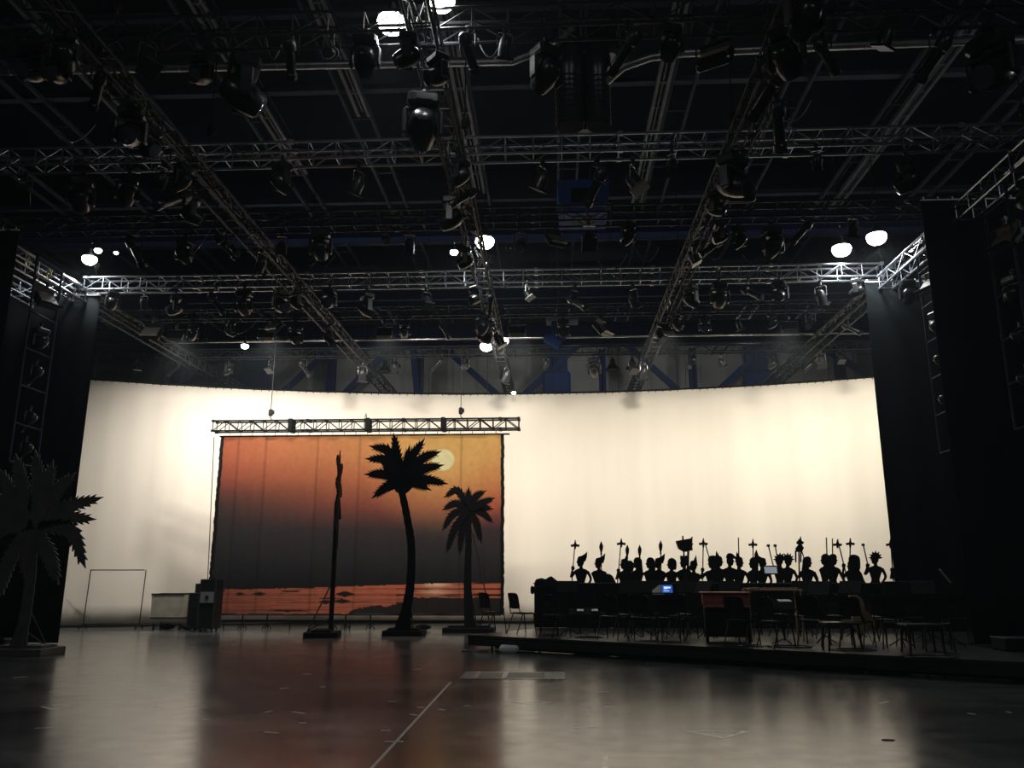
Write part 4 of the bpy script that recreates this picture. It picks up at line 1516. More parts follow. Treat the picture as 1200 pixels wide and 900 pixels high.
MB().prism([Lm(792, 634), (Lm(809, 631)), Lm(811, 645), Lm(802, 647), Lm(795, 643)], -.09, .09).build('screen_casing', 'blackmetal', r_)
MB().prism([Lm(809, 630), Lm(811, 629), Lm(810.5, 637), Lm(812, 637), Lm(810.5, 640), Lm(811, 645), Lm(808, 645)], -.12, -.09).build('bracket', 'blackmetal', r_)
a_ = Lm(800, 628)
mb = MB()
mb.tube([(a_[0], 0, a_[1]), (a_[0] + .05, 0, .05)], .022, 8)
a_ = Lm(806, 645)
mb.tube([(a_[0], 0, a_[1]), (a_[0] - .08, 0, 1.2)], .018, 6)
mb.build('pole', 'blackmetal', r_)
for k in range(3):
    an = k * 2.094 + .4
    MB().tube([(.1, 0, .6), (.1 + .3 * math.cos(an), .3 * math.sin(an), .03)], .018, 6).build('leg', 'blackmetal', r_)
tag(r_, 'boxy black monitor raised on a pole among the warrior cutouts', 'monitor')


# ------------------------------------------------------------------ orchestra furniture
def chair():
    r_ = empty('orchestra_chair')
    mb = MB()
    n_ = 6
    for i in range(n_ + 1):
        for j in range(n_ + 1):
            u, v = i / n_ * 2 - 1, j / n_ * 2 - 1
            k = 1 - .08 * (u * u * v * v)
            mb.v.append((u * .22 * k, v * .21 * k, .455 - .02 * (1 - u * u) * (1 - v * v) - .02 * (v < -.9)))
    for i in range(n_):
        for j in range(n_):
            k = i * (n_ + 1) + j
            mb.f.append((k, k + n_ + 1, k + n_ + 2, k + 1))
    mb.box((0, 0, .43), (.40, .38, .02), bev=.008)
    mb.build('seat', 'chair', r_, smooth=True)
    prof = []
    for k in range(16):
        a = 2 * PI * k / 16
        cx_, cz_ = math.cos(a), math.sin(a)
        prof.append((math.copysign(abs(cx_) ** .35, cx_) * .20, .70 + math.copysign(abs(cz_) ** .35, cz_) * .17))
    mb = MB()
    kk = len(prof)
    def bend(x, z, t):
        return (x, .19 + (z - .5) * .22 - x * x * .7 + t, z)
    mb.add([bend(x, z, 0) for x, z in prof] + [bend(x, z, .02) for x, z in prof],
           [tuple(range(kk)), tuple(reversed(range(kk, 2 * kk)))] + [(i, i + kk, (i + 1) % kk + kk, (i + 1) % kk) for i in range(kk)])
    mb.build('backrest', 'chair', r_)
    for sx in (-1, 1):
        MB().tube([(sx * .20, -.17, .44), (sx * .215, -.23, .0)], .0125, 8).build('leg', 'tubing', r_, smooth=True)
        MB().tube([(sx * .20, .10, .44), (sx * .215, .27, .0)], .0125, 8).build('leg', 'tubing', r_, smooth=True)
        MB().tube([(sx * .205, -.19, .43), (sx * .205, .16, .43), (sx * .19, .205, .55), (sx * .17, .23, .78)], .0125, 8).build('side_frame', 'tubing', r_, smooth=True)
    return r_


def stand():
    r_ = empty('music_stand')
    R3 = Matrix.Rotation(math.radians(-22), 3, 'X')
    MB().box((0, .03, 1.04), (.46, .014, .28), R3, bev=.004).box((0, -.04, .91), (.50, .06, .012), R3).build('desk', 'blackmetal', r_)
    MB().tube([(0, .05, .18), (0, .05, 1.0)], .012, 8).tube([(0, .05, .1), (0, .05, .55)], .017, 8).build('pole', 'blackmetal', r_)
    for k in range(3):
        an = k * 2.094 + .5
        MB().tube([(0, .05, .16), (.24 * math.cos(an), .05 + .24 * math.sin(an), .012)], .011, 6).build('leg', 'blackmetal', r_)
    return r_


CH, MS = Proto(chair()), Proto(stand())
qc_ = atz(1192, 764, DZ)
# the two chairs standing free at the platform's left end
p = atz(574, 742, .0)
c1 = CH.get()
SC = 1.04
pc1 = Vector((DA.x + .15, DA.y - 0))
q = atz(578, 741, DZ)
c1.location = (xon(579, 20.4, DZ), 20.4, DZ)
c1.rotation_euler = (0, 0, math.radians(128))
q = DA + dv * .95 - nrm * .75
c1.location = (q.x - .85, q.y + .6, DZ)
c1.scale = (SC,) * 3
tag(c1, 'black orchestra chair facing right, before the small palm\'s trunk foot', 'chair', 'orchestra chairs')
c2 = CH.get()
c2.scale = (SC,) * 3
c2.rotation_euler = (0, 0, math.radians(124))
c2.location = (xon(612, 19.6, DZ), 19.6, DZ)
c1.location = (xon(577, 20.0, DZ), 20.0, DZ)
tag(c2, 'black orchestra chair facing right, standing alone left of the draped wall', 'chair', 'orchestra chairs')

ang = math.atan2(dv.y, dv.x)
BUSY = []
for px, py, Y, fr_ in ((852, 700, 17.3, .85), (905, 700, 17.6, .9), (775, 700, 18.6, .5), (903, 690, 21.2, .45), (1004, 700, 17.2, .5), (919, 705, 16.6, .45), (697, 716, 19.0, .45), (680, 716, 18.6, .4),
                       (1107, 690, 16.35, .45), (643, 700, 19.9, .55), (1078, 728, 14.9, .6), (985, 735, 15.4, .6), (1205, 766, 13.9, 1.3), (1180, 740, 14.2, .8), (875, 700, 17.5, .9)):
    q_ = at(px, py, Y)
    BUSY.append((q_.x, q_.y, fr_))
BUSY.append((qc_.x + .3, qc_.y + .3, 1.0))
rows_c = [(.55, 2.05, 18, 'front row along the platform edge'), (1.45, 2.6, 17, 'second row'), (2.5, 3.6, 15, 'third row'), (3.6, 5.2, 12, 'rear row')]
for ri, (off, s0, n_, nm) in enumerate(rows_c):
    seen_ = 0
    for k in range(n_):
        s_ = s0 + k * .66 + random.uniform(-.1, .1)
        q = DA + dv * s_ - nrm * (off + random.uniform(-.08, .08))
        if q.y > 21.45 or q.x < wx0 + .1 or (q.x > xr1 - .4 and abs(q.y - 16.6) < .45) or (q.x > xr2 - .4 and abs(q.y - 20.45) < .45):
            continue
        if any((q.x - fx) ** 2 + (q.y - fy) ** 2 < fr_ * fr_ for fx, fy, fr_ in BUSY):
            continue
        BUSY.append((q.x, q.y, .51))
        c = CH.get()
        c.location = (q.x, q.y, DZ)
        c.scale = (SC,) * 3
        # seats look away from the platform edge, towards the wall
        c.rotation_euler = (0, 0, ang + PI + random.uniform(-.5, .5))
        tag(c, 'black orchestra chair in the %s, %s from its left end' % (nm, ORD[seen_]), 'chair', 'orchestra chairs')
        seen_ += 1
        if (k + ri) % 2 == 0:
            q2 = q - nrm * .55 + dv * random.uniform(-.1, .3)
            if q2.y < 21.6 and not (q2.x > xr1 - .5 and abs(q2.y - 16.6) < .5) and not (q2.x > xr2 - .5 and abs(q2.y - 20.45) < .5) and not any((q2.x - fx) ** 2 + (q2.y - fy) ** 2 < (fr_ * .85) ** 2 for fx, fy, fr_ in BUSY):
                BUSY.append((q2.x, q2.y, .44))
                m_ = MS.get()
                m_.location = (q2.x, q2.y, DZ)
                m_.rotation_euler = (0, 0, ang + PI + PI + random.uniform(-.5, .5))
                tag(m_, 'black music stand before the %s chair of the %s' % (ORD[seen_ - 1], nm), 'music stand', 'music stands')

# celesta: reddish keyboard cabinet
pc = atz(866, 690, DZ + 1.0)


def near(px, py, Y):
    return at(px, py, Y)


Yk = 17.0
a_, b2_ = at(826, 694, Yk), at(880, 694, Yk)
wd = (b2_.x - a_.x)
r_ = empty('celesta', ((a_.x + b2_.x) / 2, Yk + .3, DZ), math.radians(-6))
zt2 = a_.z - DZ
MB().box((0, .02, zt2 - .015), (wd * 1.08, .62, .03), bev=.008).build('lid', 'rosewood', r_)
MB().box((0, .05, zt2 - .14), (wd, .52, .22), bev=.01).build('front_panel', 'rosewood', r_)
MB().box((0, -.26, zt2 - .28), (wd, .16, .03), bev=.006).build('key_shelf', 'rosewood', r_)
mb = MB()
for k in range(36):
    mb.box((-wd / 2 + .05 + k * (wd - .1) / 35, -.26, zt2 - .255), ((wd - .1) / 40, .12, .015))
mb.build('keyboard', 'palewood', r_)
MB().box((0, .08, zt2 - .58), (wd * .94, .42, .56), bev=.01).build('case', 'blackmetal', r_)
for sx in (-1, 1):
    MB().box((sx * (wd / 2 - .05), -.22, (zt2 - .30) / 2), (.06, .06, zt2 - .30), bev=.008).build('leg', 'blackmetal', r_)
tag(r_, 'reddish wooden celesta with a lid, in the middle of the orchestra', 'celesta')

# pale wooden table / glockenspiel beside it
a_, b2_ = at(872, 690, 17.6), at(937, 690, 17.6)
r_ = empty('bar_percussion', ((a_.x + b2_.x) / 2, 17.6, DZ), math.radians(2))
wd2, zt3 = b2_.x - a_.x, a_.z - DZ
mb = MB()
for sy, s2 in ((-.2, 1), (.2, .8)):
    mb.tube([(-wd2 / 2, sy, zt3 - .02), (wd2 / 2, sy * .8, zt3 - .02)], .022, 6)
mb.build('rail', 'palewood', r_)
mb = MB()
for k in range(30):
    ln = .44 - .008 * k
    mb.box((-wd2 / 2 + .05 + k * (wd2 - .1) / 29, 0, zt3 + .012), (.030, ln, .014))
mb.build('tone_bar', 'rosewood', r_)
mb = MB()
for k in range(15):
    mb.tube([(-wd2 / 2 + .08 + k * (wd2 - .16) / 14, .02, zt3 - .05), (-wd2 / 2 + .08 + k * (wd2 - .16) / 14, .02, zt3 - .42 + .015 * k)], .02, 8)
mb.build('resonator', 'dimalu', r_)
for sx in (-1, 1):
    MB().box((sx * (wd2 / 2 - .04), 0, zt3 / 2), (.05, .42, .05)).tube([(sx * (wd2 / 2 - .04), -.18, zt3 - .02), (sx * (wd2 / 2 - .04), -.18, 0)], .018, 6).tube([(sx * (wd2 / 2 - .04), .18, zt3 - .02), (sx * (wd2 / 2 - .04), .18, 0)], .018, 6).build('leg_frame', 'palewood', r_)
tag(r_, 'long pale framed mallet instrument to the right of the reddish celesta', 'marimba')

# stand with sheet and lit tablet
q = at(775, 692, 18.6)
m_ = MS.get()
m_.location = (q.x, 18.6, q.z - 1.14)
m_.location.z = DZ
m_.rotation_euler = (0, 0, PI * 0)
tag(m_, 'black music stand carrying the grey sheet and the blue tablet', 'music stand', 'music stands')
R3 = Matrix.Rotation(math.radians(-22), 3, 'X')
zq = q.z - DZ
o = MB().prism([(-.20, -.09), (.05, -.09), (.05, .13), (-.03, .13), (-.20, 0)], -.004, .004)
o = o.build('paper_sheet', 'paper', loc=(q.x, 18.6 - .02, q.z + .0))
o.rotation_euler = (math.radians(-22), 0, 0)
tag(o, 'pale paper sheet on the stand left of the blue tablet', 'paper')
r_ = empty('lit_tablet', (q.x + .12, 18.6 - .035, q.z + .03))
r_.rotation_euler = (math.radians(-15), 0, 0)
MB().box((0, 0, 0), (.26, .014, .20), bev=.005).build('tablet_body', 'blackmetal', r_)
MB().box((0, -.009, 0), (.23, .004, .17)).build('screen', 'screenblue', r_)
MB().box((-.03, -.0125, .025), (.08, .003, .05)).box((.045, -.0125, .03), (.06, .003, .035)).box((-.02, -.0125, -.04), (.12, .003, .012)).build('screen_image', 'screenwhite', r_)
tag(r_, 'small tablet with a glowing blue screen on a music stand', 'tablet')

# tall lit screen among the cutouts
q = at(903, 668, 21.2)
r_ = empty('laptop_stand', (q.x, 21.2, DZ))
zq = q.z - DZ
MB().box((0, 0, zq), (.34, .03, .22), Matrix.Rotation(math.radians(-15), 3, 'X'), bev=.008).build('casing', 'blackmetal', r_)
MB().box((0, -.02, zq), (.30, .008, .16), Matrix.Rotation(math.radians(-15), 3, 'X')).build('screen', 'screengrey', r_)
MB().tube([(0, .02, .2), (0, .02, zq - .1)], .016, 8).build('pole', 'blackmetal', r_)
for k in range(3):
    an = k * 2.094 + .5
    MB().tube([(0, .02, .22), (.28 * math.cos(an), .02 + .28 * math.sin(an), .012)], .012, 6).build('leg', 'blackmetal', r_)
tag(r_, 'grey glowing screen on a tall stand left of the twin crowned cutouts', 'screen')

# cello leaning on a chair
q = at(1004, 694, 17.2)
r_ = empty('cello', (q.x, 17.2, DZ))
zq = q.z - DZ
prof = [(0, -.36), (.16, -.33), (.21, -.2), (.17, -.06), (.125, 0), (.15, .1), (.165, .2), (.12, .31), (.03, .35)]
poly = prof + [(-x, z) for x, z in reversed(prof[1:])]
b_o = MB().prism(poly, -.055, .055).build('body', 'tan', r_)
MB().box((0, -.03, .52), (.03, .03, .42)).box((0, -.03, .76), (.04, .05, .10), bev=.01).build('neck', 'wood', r_)
MB().box((0, -.07, -.12), (.05, .015, .2)).build('tailpiece', 'blackmetal', r_)
MB().tube([(0, 0, -.36), (0, 0, -.60)], .008, 5).build('endpin', 'steel', r_)
for ch in r_.children:
    ch.rotation_euler = (math.radians(-8), math.radians(-18), 0)
    ch.location = (0, 0, .57)
tag(r_, 'brown varnished cello propped upright among the right hand chairs', 'cello')

# white sheet on a stand (917,705) and paper by the right
for i, (px, py, Y, rz_, lab) in enumerate(((919, 705, 16.6, .3, 'white paper sheet lying on a stand below the pale mallet instrument'), (697, 716, 19.0, 0, 'narrow white sheet low among the left chairs'),
                                           (680, 716, 18.6, .1, 'small white slip on a chair near the draped wall'))):
    q = at(px, py, Y)
    m_ = MS.get()
    m_.location = (q.x, Y + .05, DZ)
    m_.rotation_euler = (0, 0, rz_)
    f_ = (q.z - DZ) / 1.12
    m_.scale = (1, 1, max(.5, f_))
    tag(m_, 'black music stand holding ' + ' '.join(lab.split()[:3]) + ', %s such stand' % ORD[i], 'music stand', 'music stands')
    o = MB().box((0, 0, 0), (.24 if i == 0 else .14, .16, .006), Matrix.Rotation(.2, 3, 'X')).build('paper_sheet', 'paper', loc=(q.x, Y - .02, q.z + .02))
    tag(o, lab, 'paper')

# stick / bow on a stand at the right
a_, b2_ = at(1101, 667, 16.2), at(1114, 683, 16.2)
m_ = MS.get()
m_.location = ((a_.x + b2_.x) / 2 + .1, 16.35, DZ)
m_.scale = (1, 1, (a_.z - DZ) / 1.25)
m_.rotation_euler = (0, 0, .9)
tag(m_, 'tall music stand with a pale edge before the right curtain', 'music stand', 'music stands')
o = MB().tube([(0, 0, 0), (b2_ - a_)], .016, 6).build('conductor_stick', 'canvas', loc=a_)
tag(o, 'pale slanting stick resting on a stand before the right curtain', 'stick')

# coat-draped high stool left
q = at(643, 700, 19.9)
r_ = empty('draped_stool', (q.x, 19.9, DZ))
mb = MB()
n_, mrows = 28, 12
zt4 = at(643, 679, 19.9).z - DZ
for j in range(mrows + 1):
    f = j / mrows
    for i in range(n_):
        a = 2 * PI * i / n_
        rad = (.30 - .05 * f) * (1 + .10 * math.sin(a * 5 + j * .3)) if f < .85 else (.30 - .05 * f) * (1 - (f - .85) * 4.5)
        z = .25 + (zt4 - .25) * f + (.07 * math.sin(a + 2.4) * f)
        mb.v.append((rad * math.cos(a) * 1.15, rad * .7 * math.sin(a), z))
for j in range(mrows):
    for i in range(n_):
        mb.f.append((j * n_ + i, j * n_ + (i + 1) % n_, (j + 1) * n_ + (i + 1) % n_, (j + 1) * n_ + i))
mb.f.append(tuple(range(mrows * n_, (mrows + 1) * n_)))
mb.build('draped_coat', 'darkcloth', r_, smooth=True)
MB().lathe([(.01, -.12), (.11, -.09), (.13, 0), (.10, .07), (.01, .10)], 14, Matrix.Translation((-.17, 0, zt4 - .06)) @ Matrix.Diagonal((1.2, .8, .9, 1))).build('rolled_scarf', 'darkcloth', r_, smooth=True)
for sx in (-1, 1):
    for sy in (-1, 1):
        MB().tube([(sx * .14, sy * .12, .5), (sx * .2, sy * .17, 0)], .014, 6).build('leg', 'tubing', r_)
tag(r_, 'high stool heaped with dark coats at the left end of the draped wall', 'stool')

# stools / small table at the right
for i, (px, py, Y) in enumerate(((1078, 728, 14.9), (985, 735, 15.4))):
    q = at(px, py, Y)
    r_ = empty('low_table', (q.x, Y, DZ))
    zt4 = .46
    MB().box((0, 0, zt4), (.62, .42, .04), bev=.01).build('table_top', 'plastic2', r_)
    for sx in (-1, 1):
        for sy in (-1, 1):
            MB().tube([(sx * .25, sy * .16, zt4), (sx * .28, sy * .18, 0)], .02, 6).build('leg', 'tubing', r_)
    tag(r_, 'low dark table among the chairs at the right, %s one' % ('right' if i == 0 else 'left'), 'table', 'low dark tables')
q = atz(1192, 764, DZ)
r_ = empty('equipment_case', (q.x + .3, q.y + .3, DZ))
MB().box((0, 0, .11), (.9, .5, .20), bev=.015).build('case_body', 'blackmetal', r_)
MB().box((0, 0, .215), (.92, .52, .02), bev=.006).build('case_lid', 'tray', r_)
tag(r_, 'flat black case on the platform at the right edge of view', 'case')

# cables on the platform
for i, (px, py) in enumerate(((690, 747), (760, 752), (783, 753), (880, 757), (925, 758), (1000, 762), (1090, 770))):
    q = atz(px, py, DZ + .012)
    pts = []
    rs = random.uniform(.22, .45)
    for t in range(34):
        a = t * .55
        pts.append((rs * math.cos(a) * (1 + .15 * math.sin(t)), rs * .6 * math.sin(a), .004 * (t % 5)))
    o = MB().tube(pts, .010, 5).build('coiled_cable', 'glint' if i == 1 else 'cable', smooth=True, loc=q)
    tag(o, 'loose coiled cable at the platform edge, %s from the left' % ORD[i], 'cable', 'coiled cables on the platform')
# pale bundle and bits below the platform's left end
q = atz(596, 766, .0)
o = MB().box((0, 0, .08), (.42, .3, .15), bev=.05).build('cloth_bundle', 'paper', loc=(q.x, q.y + .25, 0))
tag(o, 'pale bundle under the left end of the orchestra platform', 'bundle')
q = atz(556, 763, .0)
pts = [(.3 * math.cos(t * .6) * (1 - t * .01), .18 * math.sin(t * .6), .012 + .002 * (t % 4)) for t in range(40)]
o = MB().tube(pts, .012, 5).build('coiled_cable', 'glint', smooth=True, loc=q)
tag(o, 'coil of cable on the floor at the platform\'s left corner', 'cable')

# ------------------------------------------------------------------ things along the cloth on the left
# garment rack
Yg = 26.6
a_, b2_ = at(97, 735, Yg), at(163, 733, Yg)
a_.z = 0
zt5 = at(130, 668, Yg).z
hw5 = (b2_.x - a_.x) / 2
r_ = empty('garment_rack', ((a_.x + b2_.x) / 2, Yg, 0))
MB().tube([(-hw5 + .04, 0, zt5), (hw5, 0, zt5)], .018, 8).build('top_rail', 'steel', r_)
for sx in (-1, 1):
    MB().tube([(sx * hw5, 0, .12), (sx * hw5 + .05, 0, zt5)], .016, 8).build('upright', 'blackmetal', r_)
    MB().tube([(sx * hw5, -.24, .11), (sx * hw5, .24, .11)], .016, 8).build('foot', 'blackmetal', r_)
    for sy in (-.22, .22):
        MB().tube([(sx * hw5 - .015, sy, .05), (sx * hw5 + .015, sy, .05)], .048, 12).build('caster', 'blackmetal', r_)
MB().tube([(-hw5, 0, .13), (hw5, 0, .13)], .014, 8).build('lower_rail', 'blackmetal', r_)
tag(r_, 'empty rolling garment rack before the white cloth', 'garment rack')

# laundry cart
Yc = 26.2
a_, b2_ = at(181, 730, Yc), at(219, 730, Yc)
hw6 = (b2_.x - a_.x) / 2
z6a, z6b = at(200, 723, Yc).z, at(200, 696, Yc).z
r_ = empty('canvas_cart', ((a_.x + b2_.x) / 2, Yc, 0))
mb = MB()
z6a = max(z6a, .2)
vs = [(-hw6 * .97, -.32, z6a), (hw6 * .92, -.32, z6a), (hw6 * .92, .32, z6a), (-hw6 * .97, .32, z6a), (-hw6, -.36, z6b), (hw6, -.36, z6b), (hw6, .36, z6b), (-hw6, .36, z6b),
      (-hw6 + .03, -.33, z6b), (hw6 - .03, -.33, z6b), (hw6 - .03, .33, z6b), (-hw6 + .03, .33, z6b), (-hw6 + .05, -.29, z6a + .04), (hw6 - .05, -.29, z6a + .04), (hw6 - .05, .29, z6a + .04), (-hw6 + .05, .29, z6a + .04)]
mb.add(vs, [(3, 2, 1, 0), (0, 1, 5, 4), (1, 2, 6, 5), (2, 3, 7, 6), (3, 0, 4, 7), (4, 5, 9, 8), (5, 6, 10, 9), (6, 7, 11, 10), (7, 4, 8, 11), (8, 9, 13, 12), (9, 10, 14, 13), (10, 11, 15, 14), (11, 8, 12, 15), (12, 13, 14, 15)])
mb.build('tub', 'canvas', r_)
MB().tube([(-hw6, -.36, z6b), (hw6, -.36, z6b), (hw6, .36, z6b), (-hw6, .36, z6b)], .022, 6, closed=True).build('rim', 'blackmetal', r_)
MB().box((0, 0, z6a - .02), (hw6 * 1.95, .66, .05)).build('undercarriage', 'wood', r_)
for sx in (-1, 1):
    for sy in (-1, 1):
        MB().tube([(sx * hw6 * .8 - .02, sy * .26, .06), (sx * hw6 * .8 + .02, sy * .26, .06)], .06, 12).box((sx * hw6 * .8, sy * .26, .13), (.06, .05, .12)).build('caster', 'blackmetal', r_)
tag(r_, 'off-white canvas laundry cart on casters against the white cloth', 'cart')


def road_case(pxa, pxb, ptop, Y, dep, lab, panel=False):
    a2, b3 = at(pxa, 728, Y), at(pxb, 728, Y)
    zt7 = at(pxa, ptop, Y).z
    h7 = (b3.x - a2.x) / 2
    r_ = empty('road_case', ((a2.x + b3.x) / 2, Y + dep / 2, 0))
    MB().box((0, 0, .10 + (zt7 - .10) / 2), (2 * h7, dep, zt7 - .10), bev=.015).build('case_body', 'blackmetal', r_)
    mb = MB()
    for sx in (-1, 1):
        for sy in (-1, 1):
            mb.box((sx * (h7 - .01), sy * (dep / 2 - .01), .10 + (zt7 - .1) / 2), (.035, .035, zt7 - .09))
    for zz in (.11, zt7 - .01, .1 + (zt7 - .1) * .62):
        mb.box((0, -dep / 2, zz), (2 * h7, .015, .03))
    mb.build('edge_rail', 'plastic2', r_)
    for sx in (-1, 1):
        for sy in (-1, 1):
            MB().tube([(sx * h7 * .7 - .02, sy * dep * .3, .05), (sx * h7 * .7 + .02, sy * dep * .3, .05)], .05, 12).build('caster', 'tray', r_)
    if panel:
        zc = at(240, 700, Y).z
        fp = MB().box((0, -dep / 2 - .01, zc), (.40, .02, .31)).build('grey_panel', 'greypanel', r_)
        MB().lathe([(.055, -.012), (.055, .012)], 16, Matrix.Translation((0, -dep / 2 - .02, zc)) @ Matrix.Rotation(PI / 2, 4, 'X')).build('port', 'blackmetal', fp)
    tag(r_, lab, 'case', 'black road cases')


road_case(219, 231, 695, 25.3, .6, 'low narrow black road case touching the canvas cart')
road_case(226, 236, 684, 26.4, .6, 'middle height black road case behind, in the stepped stack')
road_case(231.5, 249.5, 679, 24.75, .6, 'tallest black road case with a grey panel and round port', True)
# sandbags and feet under the backdrop
for i, px in enumerate((262, 283, 300, 336, 361, 428, 441, 466, 500, 520, 562)):
    q = atz(px, 729, 0)
    if i in (0, 1, 2, 8, 9):
        mb = MB()
        for j in range(7):
            f = j / 6
            for k in range(10):
                a = 2 * PI * k / 10
                rr_ = (.11 * math.sin(PI * (f * .86 + .07)) + .01)
                mb.v.append((-.24 + .48 * f, rr_ * 1.3 * math.cos(a), .10 + rr_ * .8 * math.sin(a)))
        for j in range(6):
            for k in range(10):
                mb.f.append((j * 10 + k, j * 10 + (k + 1) % 10, (j + 1) * 10 + (k + 1) % 10, (j + 1) * 10 + k))
        mb.f.append(tuple(range(9, -1, -1)))
        mb.f.append(tuple(range(60, 70)))
        o = mb.build('sandbag', 'darkcloth', smooth=True, loc=(q.x, 26.1, -.005))
        tag(o, 'black sandbag on the floor behind the backdrop\'s lower edge, %s object from the left' % ORD[i], 'sandbag', 'sandbags under the backdrop')
    else:
        r_ = empty('floor_stand', (q.x, 26.3, 0))
        MB().tube([(0, 0, .1), (0, 0, .52)], .025, 8).build('post', 'blackmetal', r_)
        MB().tube([(-.14, 0, .02), (0, 0, .22), (.14, 0, .02)], .02, 6).tube([(0, -.14, .02), (0, 0, .22), (0, .14, .02)], .02, 6).build('foot', 'blackmetal', r_)
        tag(r_, 'short black floor stand peeking under the backdrop, %s object from the left' % ORD[i], 'stand', 'floor stands under the backdrop')
o = MB().tube([(0, 0, 0), (8.4, 0, .0)], .045, 8).build('floor_pipe', 'blackmetal', loc=(X0 - .1, 26.55, .25))
for xx in (0, 2.1, 4.2, 6.3, 8.4):
    pass
tag(o, 'black pipe running low behind the sunset backdrop', 'pipe')
mb = MB()
for xx in (.2, 2.3, 4.2, 6.1, 8.2):
    mb.tube([(xx, 0, 0), (xx, 0, -.25)], .02, 6)
mb.build('support', 'blackmetal', o)
# rail low behind right of the backdrop
a_ = at(560, 727, 27.5)
o = MB().tube([(0, 0, 0), (5.0, 0, 0)], .03, 8).tube([(.1, 0, 0), (.1, 0, -.2)], .02, 6).tube([(4.9, 0, 0), (4.9, 0, -.2)], .02, 6).build('floor_pipe', 'blackmetal', loc=(a_.x, 27.5, .2))
tag(o, 'black floor pipe between the small palm and the draped wall', 'pipe')


# ------------------------------------------------------------------ floor marks
def strip(pts, w, mt, name, label, group=None, closed=False):
    ps = [atz(x, y, 0) for x, y in pts]
    mb = MB()
    segs = list(zip(ps, ps[1:])) + ([(ps[-1], ps[0])] if closed else [])
    for k, (a, b_) in enumerate(segs):
        d = (b_ - a)
        L_ = d.length
        an = math.atan2(d.y, d.x)
        c = (a + b_) / 2
        mb.box((c.x, c.y, .0010 + .0002 * k), (L_ + w * .6, w, .0006), Matrix.Rotation(an, 3, 'Z'))
    o = mb.build(name, mt)
    tag(o, label, 'tape mark', group)
    return o


strip([(528, 799.5), (432, 904)], .032, 'tape', 'tape_line', 'long straight white tape line running toward the viewer')
strip([(804, 857), (875, 857), (848, 865)], .042, 'chalk', 'tape_triangle', 'thin pale tape triangle at the lower right of the floor', 'tape triangles', True)
strip([(600, 822), (645, 823), (625, 826)], .045, 'chalk', 'tape_triangle', 'thin pale tape triangle below the floor plate', 'tape triangles', True)
strip([(49, 828), (62, 831.5), (87, 827)], .045, 'chalk', 'tape_angle', 'pale tape angle on the dark floor at the left')
strip([(42, 853.5), (60, 852.5)], .03, 'chalk', 'tape_dash', 'pale tape dash at the far left of the floor')
bits = [(343, 834, 357, 836), (310, 835, 318, 833), (312, 858, 325, 859), (329, 807, 338, 806), (456, 822, 464, 822), (482, 837, 487, 838), (490, 829, 496, 829), (515, 831, 520, 832), (452, 869, 471, 869),
        (448, 856, 456, 856), (485, 785, 492, 784), (674, 853, 700, 852), (680, 832, 690, 832.5), (697, 811, 711, 810.5), (718, 836, 725, 836), (710, 828, 718, 827.5), (709, 884, 710, 905), (239, 843, 246, 843),
        (168, 826, 176, 826), (181, 827, 183, 828), (356, 790, 363, 790), (17, 794, 31, 793), (1032, 824, 1040, 822), (1180, 834, 1184, 835), (352, 847, 358, 847), (545, 827, 550, 827), (1135, 836, 1142, 837), (60, 811, 63, 811), (376, 805, 380, 805)]
ORD2 = ORD + ['twenty-first', 'twenty-second', 'twenty-third', 'twenty-fourth', 'twenty-fifth', 'twenty-sixth', 'twenty-seventh', 'twenty-eighth', 'twenty-ninth', 'thirtieth']
for i, (x0_, y0_, x1s, y1s) in enumerate(sorted(bits)):
    strip([(x0_, y0_), (x1s, y1s)], .045, 'chalk' if i % 3 else 'tape', 'tape_dash', 'tiny pale tape scrap on the dark floor, %s counted from the left' % ORD2[i], 'tape scraps')
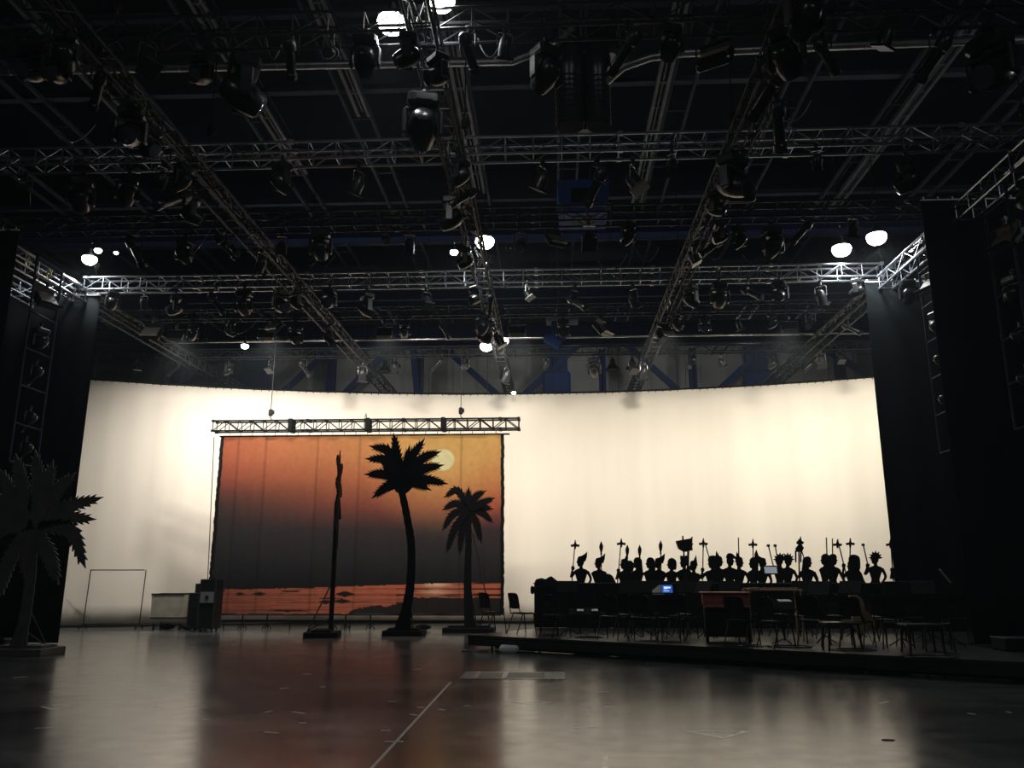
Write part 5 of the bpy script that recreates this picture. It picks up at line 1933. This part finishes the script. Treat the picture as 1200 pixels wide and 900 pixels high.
# floor plate
a_, b2_, c_, d_ = atz(545, 787.5, 0), atz(661, 787.5, 0), atz(664, 796, 0), atz(538, 796, 0)
r_ = empty('floor_plate', ((a_ + b2_ + c_ + d_) / 4))
w7 = (b2_.x - a_.x)
dpt = a_.y - d_.y
MB().box((0, 0, .004), (w7, dpt, .006)).build('plate', 'plate', r_)
mb = MB()
mb.box((-w7 * .22, 0, .009), (w7 * .22, dpt * .6, .003))
mb.box((w7 * .12, 0, .009), (w7 * .36, dpt * .66, .003))
mb.build('hatch', 'plate2', r_)
mb = MB()
for xx in (-.36, -.09, .34, .42):
    mb.box((w7 * xx, 0, .011), (.03, dpt, .004))
mb.build('frame_strip', 'tape', r_)
tag(r_, 'pale metal floor plate with hatches before the platform corner', 'floor plate')
q = atz(1041, 867.5, 0)
o = MB().lathe([(.02, 0), (.055, .001), (.05, .006), (.02, .01)], 14, Matrix.Diagonal((1.2, .8, 1, 1))).build('dropped_disc', 'blackmetal', smooth=True, loc=q)
tag(o, 'small dark flat object lying on the bright floor at the lower right', 'disc')
# small case glinting at the left under the grey palm
for i, (px, py) in enumerate(((12, 740), (3, 752))):
    q = atz(px, py + 8, 0)
    o = MB().box((0, 0, .12), (.3, .3, .22), bev=.03).box((0, -.16, .12), (.22, .02, .12)).build('battery_box', 'plastic2', loc=(q.x, q.y, 0))
    tag(o, 'small dark box behind the grey palm foot, %s one' % ('right' if i == 0 else 'left'), 'box', 'small dark boxes')

# ------------------------------------------------------------------ world and view
w = bpy.data.worlds.new('world')
sc.world = w
w.use_nodes = True
w.node_tree.nodes['Background'].inputs[0].default_value = (.5, .6, .8, 1)
w.node_tree.nodes['Background'].inputs[1].default_value = .0
vsn = w.node_tree.nodes.new('ShaderNodeVolumeScatter')
vsn.inputs['Density'].default_value = .0017
vsn.inputs['Anisotropy'].default_value = .3
vsn.inputs['Color'].default_value = (.80, .92, 1, 1)
w.node_tree.links.new(vsn.outputs[0], w.node_tree.nodes['World Output'].inputs['Volume'])
sc.view_settings.view_transform = 'Standard'
sc.view_settings.look = 'None'
sc.view_settings.exposure = 0.0
sc.view_settings.gamma = 1
sc.view_settings.use_curve_mapping = False
sc.cycles.use_denoising = True
sc.cycles.max_bounces = 6
sc.cycles.sample_clamp_indirect = 4
